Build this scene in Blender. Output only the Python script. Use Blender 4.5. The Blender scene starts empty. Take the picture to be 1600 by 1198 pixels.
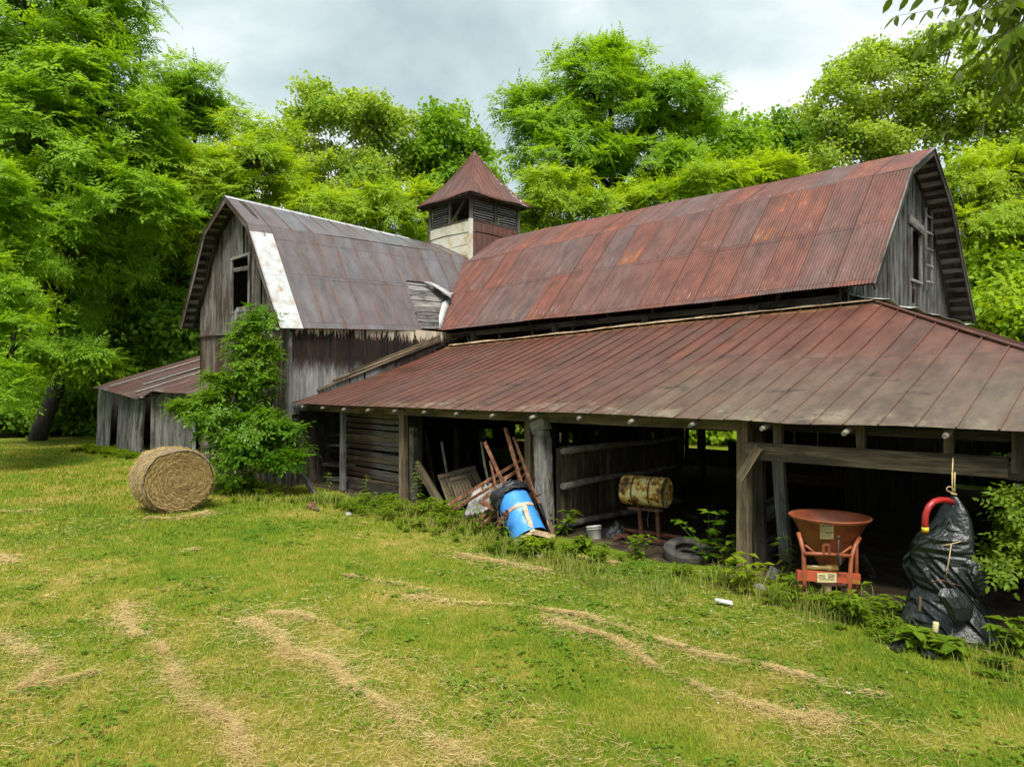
import bpy, math, random
import numpy as np
from mathutils import Vector, Matrix
R = math.radians
random.seed(7); rng = np.random.default_rng(7)
sc = bpy.context.scene
COL = sc.collection

# ------------------------------------------------------------------ camera
YAW, PIT, ROL, FPX = .798, .012, .004, 1080.
CAM = np.array([0., 0., 3.])
_cy, _sy = math.cos(YAW), math.sin(YAW)
FWD = np.array([-_sy*math.cos(PIT), _cy*math.cos(PIT), math.sin(PIT)])
_r0 = np.array([_cy, _sy, 0.]); _u0 = np.cross(_r0, FWD)
RGT = _r0*math.cos(ROL) + _u0*math.sin(ROL)
UPV = -_r0*math.sin(ROL) + _u0*math.cos(ROL)
cd = bpy.data.cameras.new('camera'); co = bpy.data.objects.new('camera', cd); COL.objects.link(co)
cd.sensor_width = 36; cd.lens = FPX/1600*36; cd.clip_end = 2000; cd.clip_start = .05
co.matrix_world = Matrix(((RGT[0], UPV[0], -FWD[0], CAM[0]), (RGT[1], UPV[1], -FWD[1], CAM[1]),
                          (RGT[2], UPV[2], -FWD[2], CAM[2]), (0, 0, 0, 1)))
sc.camera = co

def ray(px, py): return FWD + RGT*(px-800)/FPX + UPV*(599-py)/FPX
def at(px, py, X=None, Y=None, Z=None, D=None):
    d = ray(px, py)
    if D is not None: t = D
    elif X is not None: t = (X-CAM[0])/d[0]
    elif Y is not None: t = (Y-CAM[1])/d[1]
    else: t = (Z-CAM[2])/d[2]
    return CAM + d*t
def proj(p):
    v = np.asarray(p, float)-CAM; d = v@FWD
    return 800+FPX*(v@RGT)/d, 599-FPX*(v@UPV)/d, d

# ------------------------------------------------------------------ light
SUN_EL, SUN_AZ = R(58), math.atan2(-.55, .62)      # high soft sun behind the camera, to the right
sd = bpy.data.lights.new('sun', 'SUN'); so = bpy.data.objects.new('sun', sd); COL.objects.link(so)
sd.energy = 2.7; sd.angle = R(24); sd.color = (1, .95, .86)
sv = Vector((math.cos(SUN_EL)*math.cos(SUN_AZ), math.cos(SUN_EL)*math.sin(SUN_AZ), math.sin(SUN_EL)))
so.rotation_euler = sv.to_track_quat('Z', 'Y').to_euler()

class NT:
    def __init__(s, tree): s.t = tree; s.n = tree.nodes; s.l = tree.links
    def add(s, typ, ins=None, **kw):
        n = s.n.new(typ)
        for k, v in kw.items(): setattr(n, k, v)
        for k, v in (ins or {}).items(): s.set(n, k, v)
        return n
    def set(s, n, k, v):
        i = n.inputs[k]
        if isinstance(v, bpy.types.NodeSocket): s.l.new(v, i)
        else:
            if isinstance(v, tuple) and len(v) == 3 and i.type == 'RGBA': v = v+(1,)
            i.default_value = v
    def math(s, op, a, b=0., c=None, clamp=False):
        n = s.add('ShaderNodeMath', {0: a, 1: b}, operation=op, use_clamp=clamp)
        if c is not None: s.set(n, 2, c)
        return n.outputs[0]
    def mix(s, f, a, b, blend='MIX'):
        n = s.add('ShaderNodeMix', {0: f, 6: a, 7: b}, data_type='RGBA', blend_type=blend)
        return n.outputs[2]
    def noise(s, vec, scale, detail=4, rough=.6, dist=0.):
        return s.add('ShaderNodeTexNoise', {'Vector': vec, 'Scale': scale, 'Detail': detail, 'Roughness': rough, 'Distortion': dist}).outputs[0]
    def vec(s, x, y, z=0.): return s.add('ShaderNodeCombineXYZ', {0: x, 1: y, 2: z}).outputs[0]
    def mapr(s, v, a, b, c=0., d=1.):
        return s.add('ShaderNodeMapRange', {0: v, 1: a, 2: b, 3: c, 4: d}, interpolation_type='SMOOTHSTEP').outputs[0]
    def ramp(s, f, stops):
        n = s.add('ShaderNodeValToRGB', {0: f}); e = n.color_ramp.elements
        while len(e) < len(stops): e.new(.5)
        for q, (p, c) in zip(e, stops): q.position = p; q.color = tuple(c)+(1,)
        return n.outputs[0]
    def sep(s, v): return s.add('ShaderNodeSeparateXYZ', {0: v}).outputs

wd = bpy.data.worlds.new('World'); sc.world = wd; wd.use_nodes = True
w = NT(wd.node_tree); w.n.clear()
sky = w.add('ShaderNodeTexSky', sky_type='NISHITA', sun_disc=False, sun_elevation=SUN_EL, sun_rotation=math.pi/2-SUN_AZ)
b1 = w.add('ShaderNodeBackground', {'Color': sky.outputs[0], 'Strength': .08})
tc = w.add('ShaderNodeTexCoord'); gx, gy, gz = w.sep(tc.outputs['Generated'])
zz = w.math('ADD', w.math('MAXIMUM', gz, 0.), .35)
cv = w.vec(w.math('DIVIDE', gx, zz), w.math('DIVIDE', gy, zz), .3)
n1 = w.noise(cv, 2.1, 6, .52, .25); n2 = w.noise(cv, .8, 3, .5); n3 = w.noise(cv, 6., 5, .6)
dens = w.math('ADD', w.math('MULTIPLY', n1, .6), w.math('ADD', w.math('MULTIPLY', n2, .35), w.math('MULTIPLY', n3, .08)))
ccol = w.ramp(dens, [(.37, (.25, .345, .375)), (.46, (.40, .49, .51)), (.53, (.53, .62, .625)), (.61, (.76, .80, .79))])
b2 = w.add('ShaderNodeBackground', {'Color': ccol, 'Strength': .6})
mx = w.add('ShaderNodeMixShader', {0: .93, 1: b1.outputs[0], 2: b2.outputs[0]})
wo = w.add('ShaderNodeOutputWorld', {0: mx.outputs[0]})

sc.view_settings.view_transform = 'Standard'; sc.view_settings.look = 'None'
sc.view_settings.exposure = 1.27; sc.view_settings.gamma = 1
cy = sc.cycles
cy.max_bounces = 8; cy.diffuse_bounces = 6; cy.glossy_bounces = 2; cy.transmission_bounces = 3; cy.transparent_max_bounces = 4
cy.use_denoising = True; cy.sample_clamp_indirect = 4
cy.use_adaptive_sampling = True; cy.adaptive_threshold = .02

# ------------------------------------------------------------------ materials
def new_mat(name):
    m = bpy.data.materials.new(name); m.use_nodes = True
    t = NT(m.node_tree); t.n.clear()
    p = t.add('ShaderNodeBsdfPrincipled'); o = t.add('ShaderNodeOutputMaterial', {0: p.outputs[0]})
    return m, t, p, o
def bump(t, p, h, strength=.4, dist=.01):
    t.set(p, 'Normal', t.add('ShaderNodeBump', {'Height': h, 'Strength': strength, 'Distance': dist}).outputs[0])
def uvs(t):
    g = t.add('ShaderNodeUVMap'); o = t.sep(g.outputs[0]); return o[0], o[1]
def wood(name, dark, mid, light, stain=None, stain_amt=.5, zstain=None):
    m, t, p, o = new_mat(name); u, v = uvs(t)
    r = t.add('ShaderNodeNewGeometry').outputs['Random Per Island']
    uo = t.math('ADD', u, t.math('MULTIPLY', r, 31.)); vo = t.math('ADD', v, t.math('MULTIPLY', r, 57.))
    g1 = t.noise(t.vec(t.math('MULTIPLY', uo, 55.), t.math('MULTIPLY', vo, 1.6)), 1., 6, .65, .6)
    g2 = t.noise(t.vec(t.math('MULTIPLY', uo, 7.), t.math('MULTIPLY', vo, .9)), 1., 4, .6)
    f = t.math('ADD', t.math('MULTIPLY', g1, .65), t.math('MULTIPLY', g2, .35))
    c = t.ramp(f, [(.33, dark), (.5, mid), (.66, light)])
    if stain is not None:
        s = t.mapr(t.noise(t.vec(t.math('MULTIPLY', uo, 2.5), t.math('MULTIPLY', vo, .7)), 1., 5, .65), .62-stain_amt*.3, .75-stain_amt*.3)
        c = t.mix(t.math('MULTIPLY', s, .85), c, stain)
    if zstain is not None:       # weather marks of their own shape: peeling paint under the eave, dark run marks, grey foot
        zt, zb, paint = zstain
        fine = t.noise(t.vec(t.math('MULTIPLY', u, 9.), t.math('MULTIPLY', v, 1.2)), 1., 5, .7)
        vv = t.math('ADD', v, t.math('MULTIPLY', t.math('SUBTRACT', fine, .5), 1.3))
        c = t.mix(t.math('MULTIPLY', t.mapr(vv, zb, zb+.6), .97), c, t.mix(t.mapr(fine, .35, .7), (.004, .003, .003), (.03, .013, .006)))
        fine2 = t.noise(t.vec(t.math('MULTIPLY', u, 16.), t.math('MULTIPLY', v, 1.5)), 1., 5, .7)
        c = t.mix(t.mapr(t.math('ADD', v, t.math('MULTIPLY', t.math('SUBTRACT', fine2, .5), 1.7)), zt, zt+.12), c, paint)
    val = t.math('ADD', t.math('MULTIPLY', r, .75), .6)
    c = t.mix(1., c, t.add('ShaderNodeCombineColor', {0: val, 1: val, 2: val}).outputs[0], 'MULTIPLY')
    t.set(p, 'Base Color', c); t.set(p, 'Roughness', .85); t.set(p, 'Specular IOR Level', .25)
    bump(t, p, g1, .55, .008)
    return m
def rust_roof(name, A, B, C, sw, sh, orange=.5, rough=.5, lichen=None, corr=False, pale=0., spec=.45, streakpale=0., wnw=.2, edge=.5):
    m, t, p, o = new_mat(name); u, v = uvs(t)
    iu = t.math('FLOOR', t.math('DIVIDE', u, sw)); iv = t.math('FLOOR', t.math('DIVIDE', v, sh))
    wn = t.add('ShaderNodeTexWhiteNoise', {'Vector': t.vec(iu, iv)}, noise_dimensions='2D').outputs[0]
    big = t.noise(t.vec(t.math('MULTIPLY', u, .35), t.math('MULTIPLY', v, .3)), 1., 3, .5)
    st = t.noise(t.vec(t.math('ADD', t.math('MULTIPLY', u, 11.), t.math('MULTIPLY', wn, 40.)), t.math('MULTIPLY', v, .8)), 1., 6, .65)
    fi = t.noise(t.vec(u, v), 26., 4, .7)
    f = t.math('ADD', t.math('MULTIPLY', big, .5), t.math('ADD', t.math('MULTIPLY', wn, wnw), t.math('MULTIPLY', st, .4)))
    c = t.mix(t.mapr(f, .38, .78), A, B)
    pat = t.noise(t.vec(t.math('MULTIPLY', u, 1.1), t.math('MULTIPLY', v, .55)), 1., 5, .7)
    of = t.math('ADD', t.math('ADD', t.math('MULTIPLY', st, .55), t.math('MULTIPLY', pat, .55)), t.math('MULTIPLY', t.math('SUBTRACT', wn, .5), .3))
    c = t.mix(t.math('MULTIPLY', t.mapr(of, .82-.25*orange, .98-.25*orange), .8), c, C)
    if pale:     # scattered bright corrosion spots in some sheets
        sp = t.noise(t.vec(t.math('MULTIPLY', u, 14.), t.math('MULTIPLY', v, 5.)), 1., 3, .6)
        c = t.mix(t.math('MULTIPLY', t.mapr(t.math('ADD', sp, t.math('MULTIPLY', t.math('SUBTRACT', of, .6), 1.)), .76, .84), pale), c, (.48, .26, .13))
    if lichen:
        lo, hi, lc = lichen
        lf = t.noise(t.vec(t.math('MULTIPLY', u, 1.6), t.math('MULTIPLY', v, 1.1)), 1., 6, .72)
        m1 = t.mapr(t.math('ADD', v, t.math('MULTIPLY', t.math('SUBTRACT', lf, .5), 5.)), lo, hi)
        ud = t.mapr(t.math('ADD', u, t.math('MULTIPLY', t.math('SUBTRACT', lf, .5), 6.)), 9.5, 16.)
        c = t.mix(t.math('MULTIPLY', m1, t.math('ADD', t.math('ADD', t.math('MULTIPLY', ud, .74), t.math('MULTIPLY', t.math('SUBTRACT', wn, .5), .5)), .05)), c, lc)
        bk = t.noise(t.vec(t.math('MULTIPLY', u, .9), t.math('MULTIPLY', v, 2.)), 1., 6, .75)
        pe = t.noise(t.vec(t.math('MULTIPLY', u, 1.3), t.math('MULTIPLY', v, 1.2)), 1., 7, .75)
        c = t.mix(t.math('MULTIPLY', t.mapr(t.math('ADD', v, t.math('MULTIPLY', t.math('SUBTRACT', pe, .5), 2.4)), 6.1, 6.7), t.math('MULTIPLY', t.mapr(pe, .45, .62), t.mapr(u, 2.5, 7., 0., .6))), c, (.30, .26, .18))
        c = t.mix(t.math('MULTIPLY', t.mapr(bk, .56, .68), t.math('MULTIPLY', t.mapr(v, 1.5, 4.5), .8)), c, (.022, .02, .018))
        c = t.mix(t.math('MULTIPLY', t.mapr(t.math('ADD', v, t.math('MULTIPLY', t.math('SUBTRACT', lf, .5), .9)), .28, .02), .8), c, (.34, .2, .09))
    mo = t.noise(t.vec(t.math('ADD', t.math('MULTIPLY', u, 2.6), t.math('MULTIPLY', wn, 9.)), t.math('MULTIPLY', v, .9)), 1., 8, .72)
    mv = t.mapr(mo, .3, .7, .62, 1.25); c = t.mix(1., c, t.add('ShaderNodeCombineColor', {0: mv, 1: mv, 2: mv}).outputs[0], 'MULTIPLY')
    c = t.mix(t.math('MULTIPLY', fi, .5), c, (.0, .0, .0))
    if streakpale:
        c = t.mix(t.math('MULTIPLY', t.mapr(t.noise(t.vec(t.math('MULTIPLY', u, 13.), t.math('MULTIPLY', v, 2.)), 1., 4, .6), .55, .75), t.math('MULTIPLY', t.mapr(t.math('FRACT', t.math('DIVIDE', v, sh)), .55, 1.), streakpale)), c, (.42, .33, .27))
    fu = t.math('FRACT', t.math('DIVIDE', u, sw)); fv = t.math('FRACT', t.math('DIVIDE', v, sh))
    seam = t.math('MAXIMUM', t.mapr(t.math('ABSOLUTE', t.math('SUBTRACT', fu, .5)), .5-.018/sw, .5), t.mapr(t.math('ABSOLUTE', t.math('SUBTRACT', fv, .5)), .5-.012/sh, .5))
    c = t.mix(t.math('MULTIPLY', seam, .8), c, (.03, .012, .008))
    ed = t.math('MULTIPLY', t.mapr(t.math('ABSOLUTE', t.math('SUBTRACT', fu, .5)), .30, .5), t.mapr(t.noise(t.vec(t.math('MULTIPLY', u, 3.), t.math('MULTIPLY', v, 1.4)), 1., 5, .7), .42, .62))
    c = t.mix(t.math('MULTIPLY', ed, edge), c, (.12, .045, .026))
    c = t.mix(seam, c, (.02, .009, .006))
    t.set(p, 'Base Color', c); t.set(p, 'Specular IOR Level', spec)
    t.set(p, 'Roughness', t.math('ADD', t.math('MULTIPLY', st, .25), rough-.12))
    bump(t, p, t.math('ADD', t.math('MULTIPLY', fi, .4), t.noise(t.vec(u, v), 1.6, 3, .5)), .35, .02)
    return m
def simple(name, cols, scale=6., rough=.6, metal=0., bscale=None, bstr=.3, spec=.5, stretch=(1, 1, 1), bdist=.01):
    m, t, p, o = new_mat(name)
    c0 = t.add('ShaderNodeTexCoord').outputs['Object']
    mp = t.add('ShaderNodeMapping', {'Vector': c0, 'Scale': stretch}).outputs[0]
    n = t.noise(mp, scale, 6, .65)
    k = len(cols)
    t.set(p, 'Base Color', t.ramp(n, [(.32+.36*i/max(1, k-1), c) for i, c in enumerate(cols)]))
    t.set(p, 'Roughness', rough); t.set(p, 'Metallic', metal); t.set(p, 'Specular IOR Level', spec)
    bump(t, p, t.noise(mp, bscale or scale*3, 4, .6), bstr, bdist)
    return m
def leaf(name, c1, c2, trans=.35, rough=.6, tint=(1.45, 1.3, .35), spec=.22):
    m, t, p, o = new_mat(name)
    g = t.add('ShaderNodeNewGeometry'); r = g.outputs['Random Per Island']
    big = t.noise(g.outputs['Position'], .35, 3, .6)
    f = t.math('ADD', t.math('MULTIPLY', r, .6), t.math('MULTIPLY', t.mapr(big, .35, .65), .4))
    c = t.mix(f, c1, c2)
    t.set(p, 'Base Color', c); t.set(p, 'Roughness', rough); t.set(p, 'Specular IOR Level', spec)
    tr = t.add('ShaderNodeBsdfTranslucent', {0: t.mix(1., c, tint, 'MULTIPLY')})
    mxs = t.add('ShaderNodeMixShader', {0: trans, 1: p.outputs[0], 2: tr.outputs[0]})
    t.set(o, 0, mxs.outputs[0])
    return m

M = {}
M['wood_grey'] = wood('weathered grey boards', (0.032, 0.030, 0.029), (0.144, 0.141, 0.134), (0.336, 0.328, 0.316), (0.040, 0.026, 0.019), .4)
M['wood_brown'] = wood('brown stained boards', (0.024, 0.019, 0.016), (0.104, 0.090, 0.077), (0.248, 0.228, 0.204), (0.056, 0.029, 0.016), .6)
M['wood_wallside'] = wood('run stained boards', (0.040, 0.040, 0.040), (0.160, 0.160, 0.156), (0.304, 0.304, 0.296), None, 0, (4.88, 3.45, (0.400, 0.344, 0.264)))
M['wood_gable'] = wood('flaking gable boards', (0.028, 0.024, 0.022), (0.120, 0.110, 0.098), (0.304, 0.288, 0.268), (0.056, 0.030, 0.018), .5)
M['wood_gable_grey'] = wood('dark weathered boards', (.014, .013, .012), (.085, .085, .082), (.24, .24, .235), (.03, .02, .014), .45)
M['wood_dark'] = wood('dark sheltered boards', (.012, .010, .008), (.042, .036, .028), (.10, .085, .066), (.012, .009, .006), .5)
M['wood_post'] = wood('rough sawn posts', (0.040, 0.029, 0.018), (0.136, 0.100, 0.060), (0.256, 0.200, 0.128), (0.048, 0.040, 0.028), .4)
M['wood_hewn'] = wood('hewn grey timber', (0.040, 0.038, 0.034), (0.184, 0.172, 0.156), (0.352, 0.336, 0.312), (0.056, 0.048, 0.040), .3)
M['wood_beam'] = wood('old dark beam', (0.016, 0.013, 0.010), (0.080, 0.060, 0.040), (0.192, 0.160, 0.104), (0.028, 0.024, 0.018), .6)
M['roof_main'] = rust_roof('corrugated rust', (.142, .092, .086), (.182, .065, .046), (.40, .13, .036), .9, 2.02, .56, .62, pale=.85, streakpale=.5, spec=.3, wnw=.3)
M['roof_wing'] = rust_roof('grey rust sheets', (.15, .143, .154), (.135, .104, .102), (.15, .055, .036), .8, 2.0, .36, .34, spec=.65, wnw=.32, edge=.8)
M['roof_shed'] = rust_roof('red rust sheets', (.118, .060, .045), (.148, .054, .035), (.22, .074, .032), .46, 3.55, .42, .52, lichen=(2.4, 5.8, (.138, .110, .076)), spec=.35, wnw=.28)
M['roof_lean'] = rust_roof('old rust sheets', (.10, .075, .07), (.13, .05, .038), (.26, .24, .23), .66, 3.2, .7, .6, spec=.3)
M['roof_cup'] = rust_roof('cupola rust', (.145, .082, .072), (.18, .068, .048), (.24, .085, .045), .3, 5., .35, .55, spec=.3)
def cup_flecks():
    m = M['roof_cup']; t = NT(m.node_tree); p = [n for n in t.n if n.type == 'BSDF_PRINCIPLED'][0]; u, v = uvs(t)
    old = p.inputs['Base Color'].links[0].from_socket
    tt = t.math('DIVIDE', t.math('SUBTRACT', 5., v), 3.); h = t.math('MULTIPLY', t.math('SUBTRACT', 1.02, tt), 1.8)
    e = t.math('DIVIDE', t.math('SUBTRACT', u, 10.), h)
    k = t.math('MULTIPLY', t.mapr(e, .45, .75), t.math('MULTIPLY', t.mapr(e, 1.02, .9), t.math('MULTIPLY', t.mapr(tt, .68, .6), t.math('LESS_THAN', u, 13.))))
    nz = t.math('ADD', t.math('MULTIPLY', t.noise(t.vec(u, v), 5.5, 5, .7), 1.), t.math('MULTIPLY', t.math('SUBTRACT', k, 1.), .6))
    t.set(p, 'Base Color', t.mix(t.mapr(nz, .53, .57), old, (.5, .47, .45)))
cup_flecks()
M['white_metal'] = simple('white painted sheet', [(.30, .22, .15), (.41, .43, .44), (.44, .46, .48)], 3., .5)
M['flashing'] = simple('pale flashing', [(.2, .2, .2), (.40, .41, .42), (.3, .3, .3)], 4., .4)
M['sheet_pale'] = simple('weathered pale sheet', [(.10, .09, .08), (.26, .26, .25), (.34, .34, .33)], 5., .5)
M['cream_metal'] = simple('stained cream sheet', [(.36, .25, .09), (.54, .52, .43), (.58, .57, .50)], 1.6, .55)
M['rust'] = simple('rusted steel', [(.05, .028, .022), (.16, .07, .036), (.33, .19, .11)], 9., .8, spec=.25)
M['rust_dark'] = simple('dark rusted steel', [(.03, .018, .014), (.10, .04, .025), (.18, .075, .04)], 9., .8, spec=.25)
M['rust_pale'] = simple('worn cream paint on rust', [(.24, .09, .04), (.56, .4, .25), (.7, .56, .38)], 7., .7)
M['blue'] = simple('blue plastic', [(.035, .19, .5), (.045, .24, .62), (.06, .28, .66)], 5., .42)
M['blue_in'] = simple('teal plastic inside', [(.02, .09, .12), (.03, .13, .17)], 5., .5)
M['black_plastic'] = simple('black plastic sheeting', [(.007, .01, .010), (.015, .019, .019)], 4., .33, bscale=13., bstr=.8, spec=.6, bdist=.03)
M['black_cloth'] = simple('dull black tarp', [(.008, .009, .01), (.022, .023, .026)], 5., .5, bscale=16., bstr=.7)
M['red_hose'] = simple('red hose', [(.26, .012, .012), (.34, .02, .018)], 5., .35)
M['yellow'] = simple('yellow band', [(.62, .42, .02), (.7, .5, .04)], 5., .5)
M['twine'] = simple('straw twine', [(.36, .24, .1), (.55, .42, .22)], 40., .9)
M['orange_paint'] = simple('faded orange paint', [(.13, .036, .016), (.25, .066, .024), (.31, .09, .035)], 3., .5, bscale=30., bstr=.08)
M['red_paint'] = simple('chipped red paint', [(.1, .03, .02), (.36, .065, .025), (.42, .09, .035)], 6., .6)
M['olive_yellow'] = simple('dirty yellow guard', [(.16, .10, .03), (.33, .23, .06), (.4, .3, .09)], 5., .5)
M['label'] = simple('yellowed label', [(.52, .44, .2), (.6, .54, .3)], 9., .6)
M['ink'] = simple('label print', [(.03, .03, .03), (.05, .045, .04)], 9., .6)
M['rubber'] = simple('dusty rubber', [(.02, .02, .018), (.055, .052, .044), (.1, .09, .07)], 6., .85)
M['bucket'] = simple('dirty white plastic', [(.35, .34, .3), (.5, .5, .47)], 5., .5)
M['log'] = simple('grey pole wood', [(.06, .05, .04), (.18, .155, .125), (.26, .235, .2)], 5., .85, stretch=(1, 1, 1))
M['bark'] = simple('dark bark', [(.010, .008, .006), (.032, .026, .02), (.06, .052, .042)], 3., .9, bscale=8., bstr=.8, stretch=(3, 3, .6), bdist=.05)
M['bark_pale'] = simple('pale mottled bark', [(.12, .11, .085), (.34, .33, .29), (.5, .5, .46)], 1.2, .85, bscale=6.)
M['stem'] = simple('green stem', [(.06, .09, .02), (.11, .15, .035)], 9., .7)
M['dead_stem'] = simple('dry stem', [(.2, .14, .07), (.36, .27, .14)], 9., .8)
M['stone'] = simple('pale stone', [(.2, .19, .17), (.36, .34, .31)], 9., .9)
M['white_plastic'] = simple('white plastic', [(.6, .6, .56), (.75, .75, .72)], 9., .5)
M['leaf_walnut'] = leaf('walnut leaves', (0.125, 0.276, 0.015), (0.293, 0.475, 0.032), 0.54)
M['leaf_bright'] = leaf('bright leaves', (0.177, 0.329, 0.018), (0.370, 0.505, 0.035), 0.56)
M['leaf_yellow'] = leaf('yellow green leaves', (0.210, 0.352, 0.021), (0.393, 0.522, 0.045), 0.56)
M['leaf_syc'] = leaf('sycamore leaves', (0.200, 0.345, 0.035), (0.416, 0.536, 0.099), 0.56)
M['leaf_deep'] = leaf('deep green leaves', (0.092, 0.222, 0.019), (0.200, 0.352, 0.032), 0.50)
M['leaf_shrub'] = leaf('shrub leaves', (.055, .165, .01), (.16, .28, .015), .46, .4)
M['leaf_weed'] = leaf('weed leaves', (0.085, 0.165, 0.01), (0.19, 0.28, 0.018), 0.42, .5)
M['leaf_lawnweed'] = leaf('lawn weeds', (.09, .19, .012), (.16, .25, .02), .3, .6)
M['leaf_lime'] = leaf('lime weed leaves', (0.16, 0.25, 0.012), (0.28, 0.35, 0.02), 0.48, .5)
M['leaf_near'] = leaf('hanging leaves', (0.075, 0.14, 0.01), (0.15, 0.22, 0.015), 0.5, .45)

def hay_mat(name, lo, mid, hi):
    m, t, p, o = new_mat(name); u, v = uvs(t)
    n = t.noise(t.vec(t.math('MULTIPLY', u, 2.), t.math('MULTIPLY', v, 26.)), 1., 6, .7, .8)
    n2 = t.noise(t.vec(t.math('MULTIPLY', u, 3.), t.math('MULTIPLY', v, 4.)), 1., 4, .6)
    t.set(p, 'Base Color', t.ramp(t.math('ADD', t.math('MULTIPLY', n, .65), t.math('MULTIPLY', n2, .35)), [(.34, lo), (.5, mid), (.66, hi)]))
    t.set(p, 'Roughness', .9); t.set(p, 'Specular IOR Level', .2); bump(t, p, n, .9, .03); return m
M['hay_face'] = hay_mat('golden hay', (.04, .021, .008), (.185, .112, .04), (.34, .235, .10))
M['hay_side'] = hay_mat('weathered hay', (.05, .036, .022), (.20, .155, .10), (.36, .29, .19))

def lawn_color(t, pos):
    """grass / dry grass distribution shared by the lawn sheet and its blades"""
    px, py, pz = t.sep(pos); q = t.vec(px, py, 0.)
    a = t.noise(q, .55, 5, .6, .6); b = t.noise(q, 2.6, 5, .7); c = t.noise(q, .16, 3, .5)
    dry = t.math('ADD', t.math('ADD', t.math('MULTIPLY', a, .5), t.math('MULTIPLY', b, .36)), t.math('MULTIPLY', c, .3))
    return dry
def lawn_mat():
    m, t, p, o = new_mat('mown lawn soil')
    pos = t.add('ShaderNodeNewGeometry').outputs['Position']; dry = lawn_color(t, pos)
    f = t.noise(pos, 22., 5, .7)
    c = t.ramp(dry, [(.46, (.08, .15, .008)), (.57, (.15, .20, .014)), (.66, (.27, .25, .04)), (.75, (.40, .31, .11))])
    c = t.mix(t.math('MULTIPLY', t.mapr(f, .3, .65, 1., 0.), .55), c, (.04, .042, .012))
    t.set(p, 'Base Color', c); t.set(p, 'Roughness', .95); t.set(p, 'Specular IOR Level', .1)
    bump(t, p, f, .8, .04); return m
M['lawn'] = lawn_mat()
def blade_mat():
    m, t, p, o = new_mat('grass blades')
    g = t.add('ShaderNodeNewGeometry'); r = g.outputs['Random Per Island']; dry = lawn_color(t, g.outputs['Position'])
    d = t.math('ADD', dry, t.math('MULTIPLY', t.math('SUBTRACT', r, .5), .16))
    c = t.ramp(d, [(.42, (.08, .18, .006)), (.54, (.165, .245, .008)), (.63, (.28, .275, .018)), (.73, (.44, .33, .10))])
    v = t.math('ADD', t.math('MULTIPLY', t.math('FRACT', t.math('MULTIPLY', r, 17.3)), .5), .75)
    c = t.mix(1., c, t.add('ShaderNodeCombineColor', {0: v, 1: v, 2: v}).outputs[0], 'MULTIPLY')
    t.set(p, 'Base Color', c); t.set(p, 'Roughness', .6); t.set(p, 'Specular IOR Level', .25)
    tr = t.add('ShaderNodeBsdfTranslucent', {0: c}); t.set(o, 0, t.add('ShaderNodeMixShader', {0: .3, 1: p.outputs[0], 2: tr.outputs[0]}).outputs[0])
    return m
M['blade'] = blade_mat()
M['blade_tall'] = leaf('tall grass blades', (.10, .19, .012), (.36, .33, .09), .35, .6, (1.1, 1.1, .6))
M['straw'] = leaf('dry clippings', (.38, .27, .10), (.66, .51, .25), .2, .8, (1, 1, 1), .15)
M['soil'] = simple('dusty barn soil', [(.018, .013, .009), (.05, .037, .025), (.09, .068, .045)], 3., .95, bscale=20., bstr=.9, spec=.1, bdist=.03)
M['forest'] = simple('leaf litter', [(.012, .016, .006), (.03, .036, .012), (.05, .042, .02)], 2., .95, spec=.1)

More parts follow.
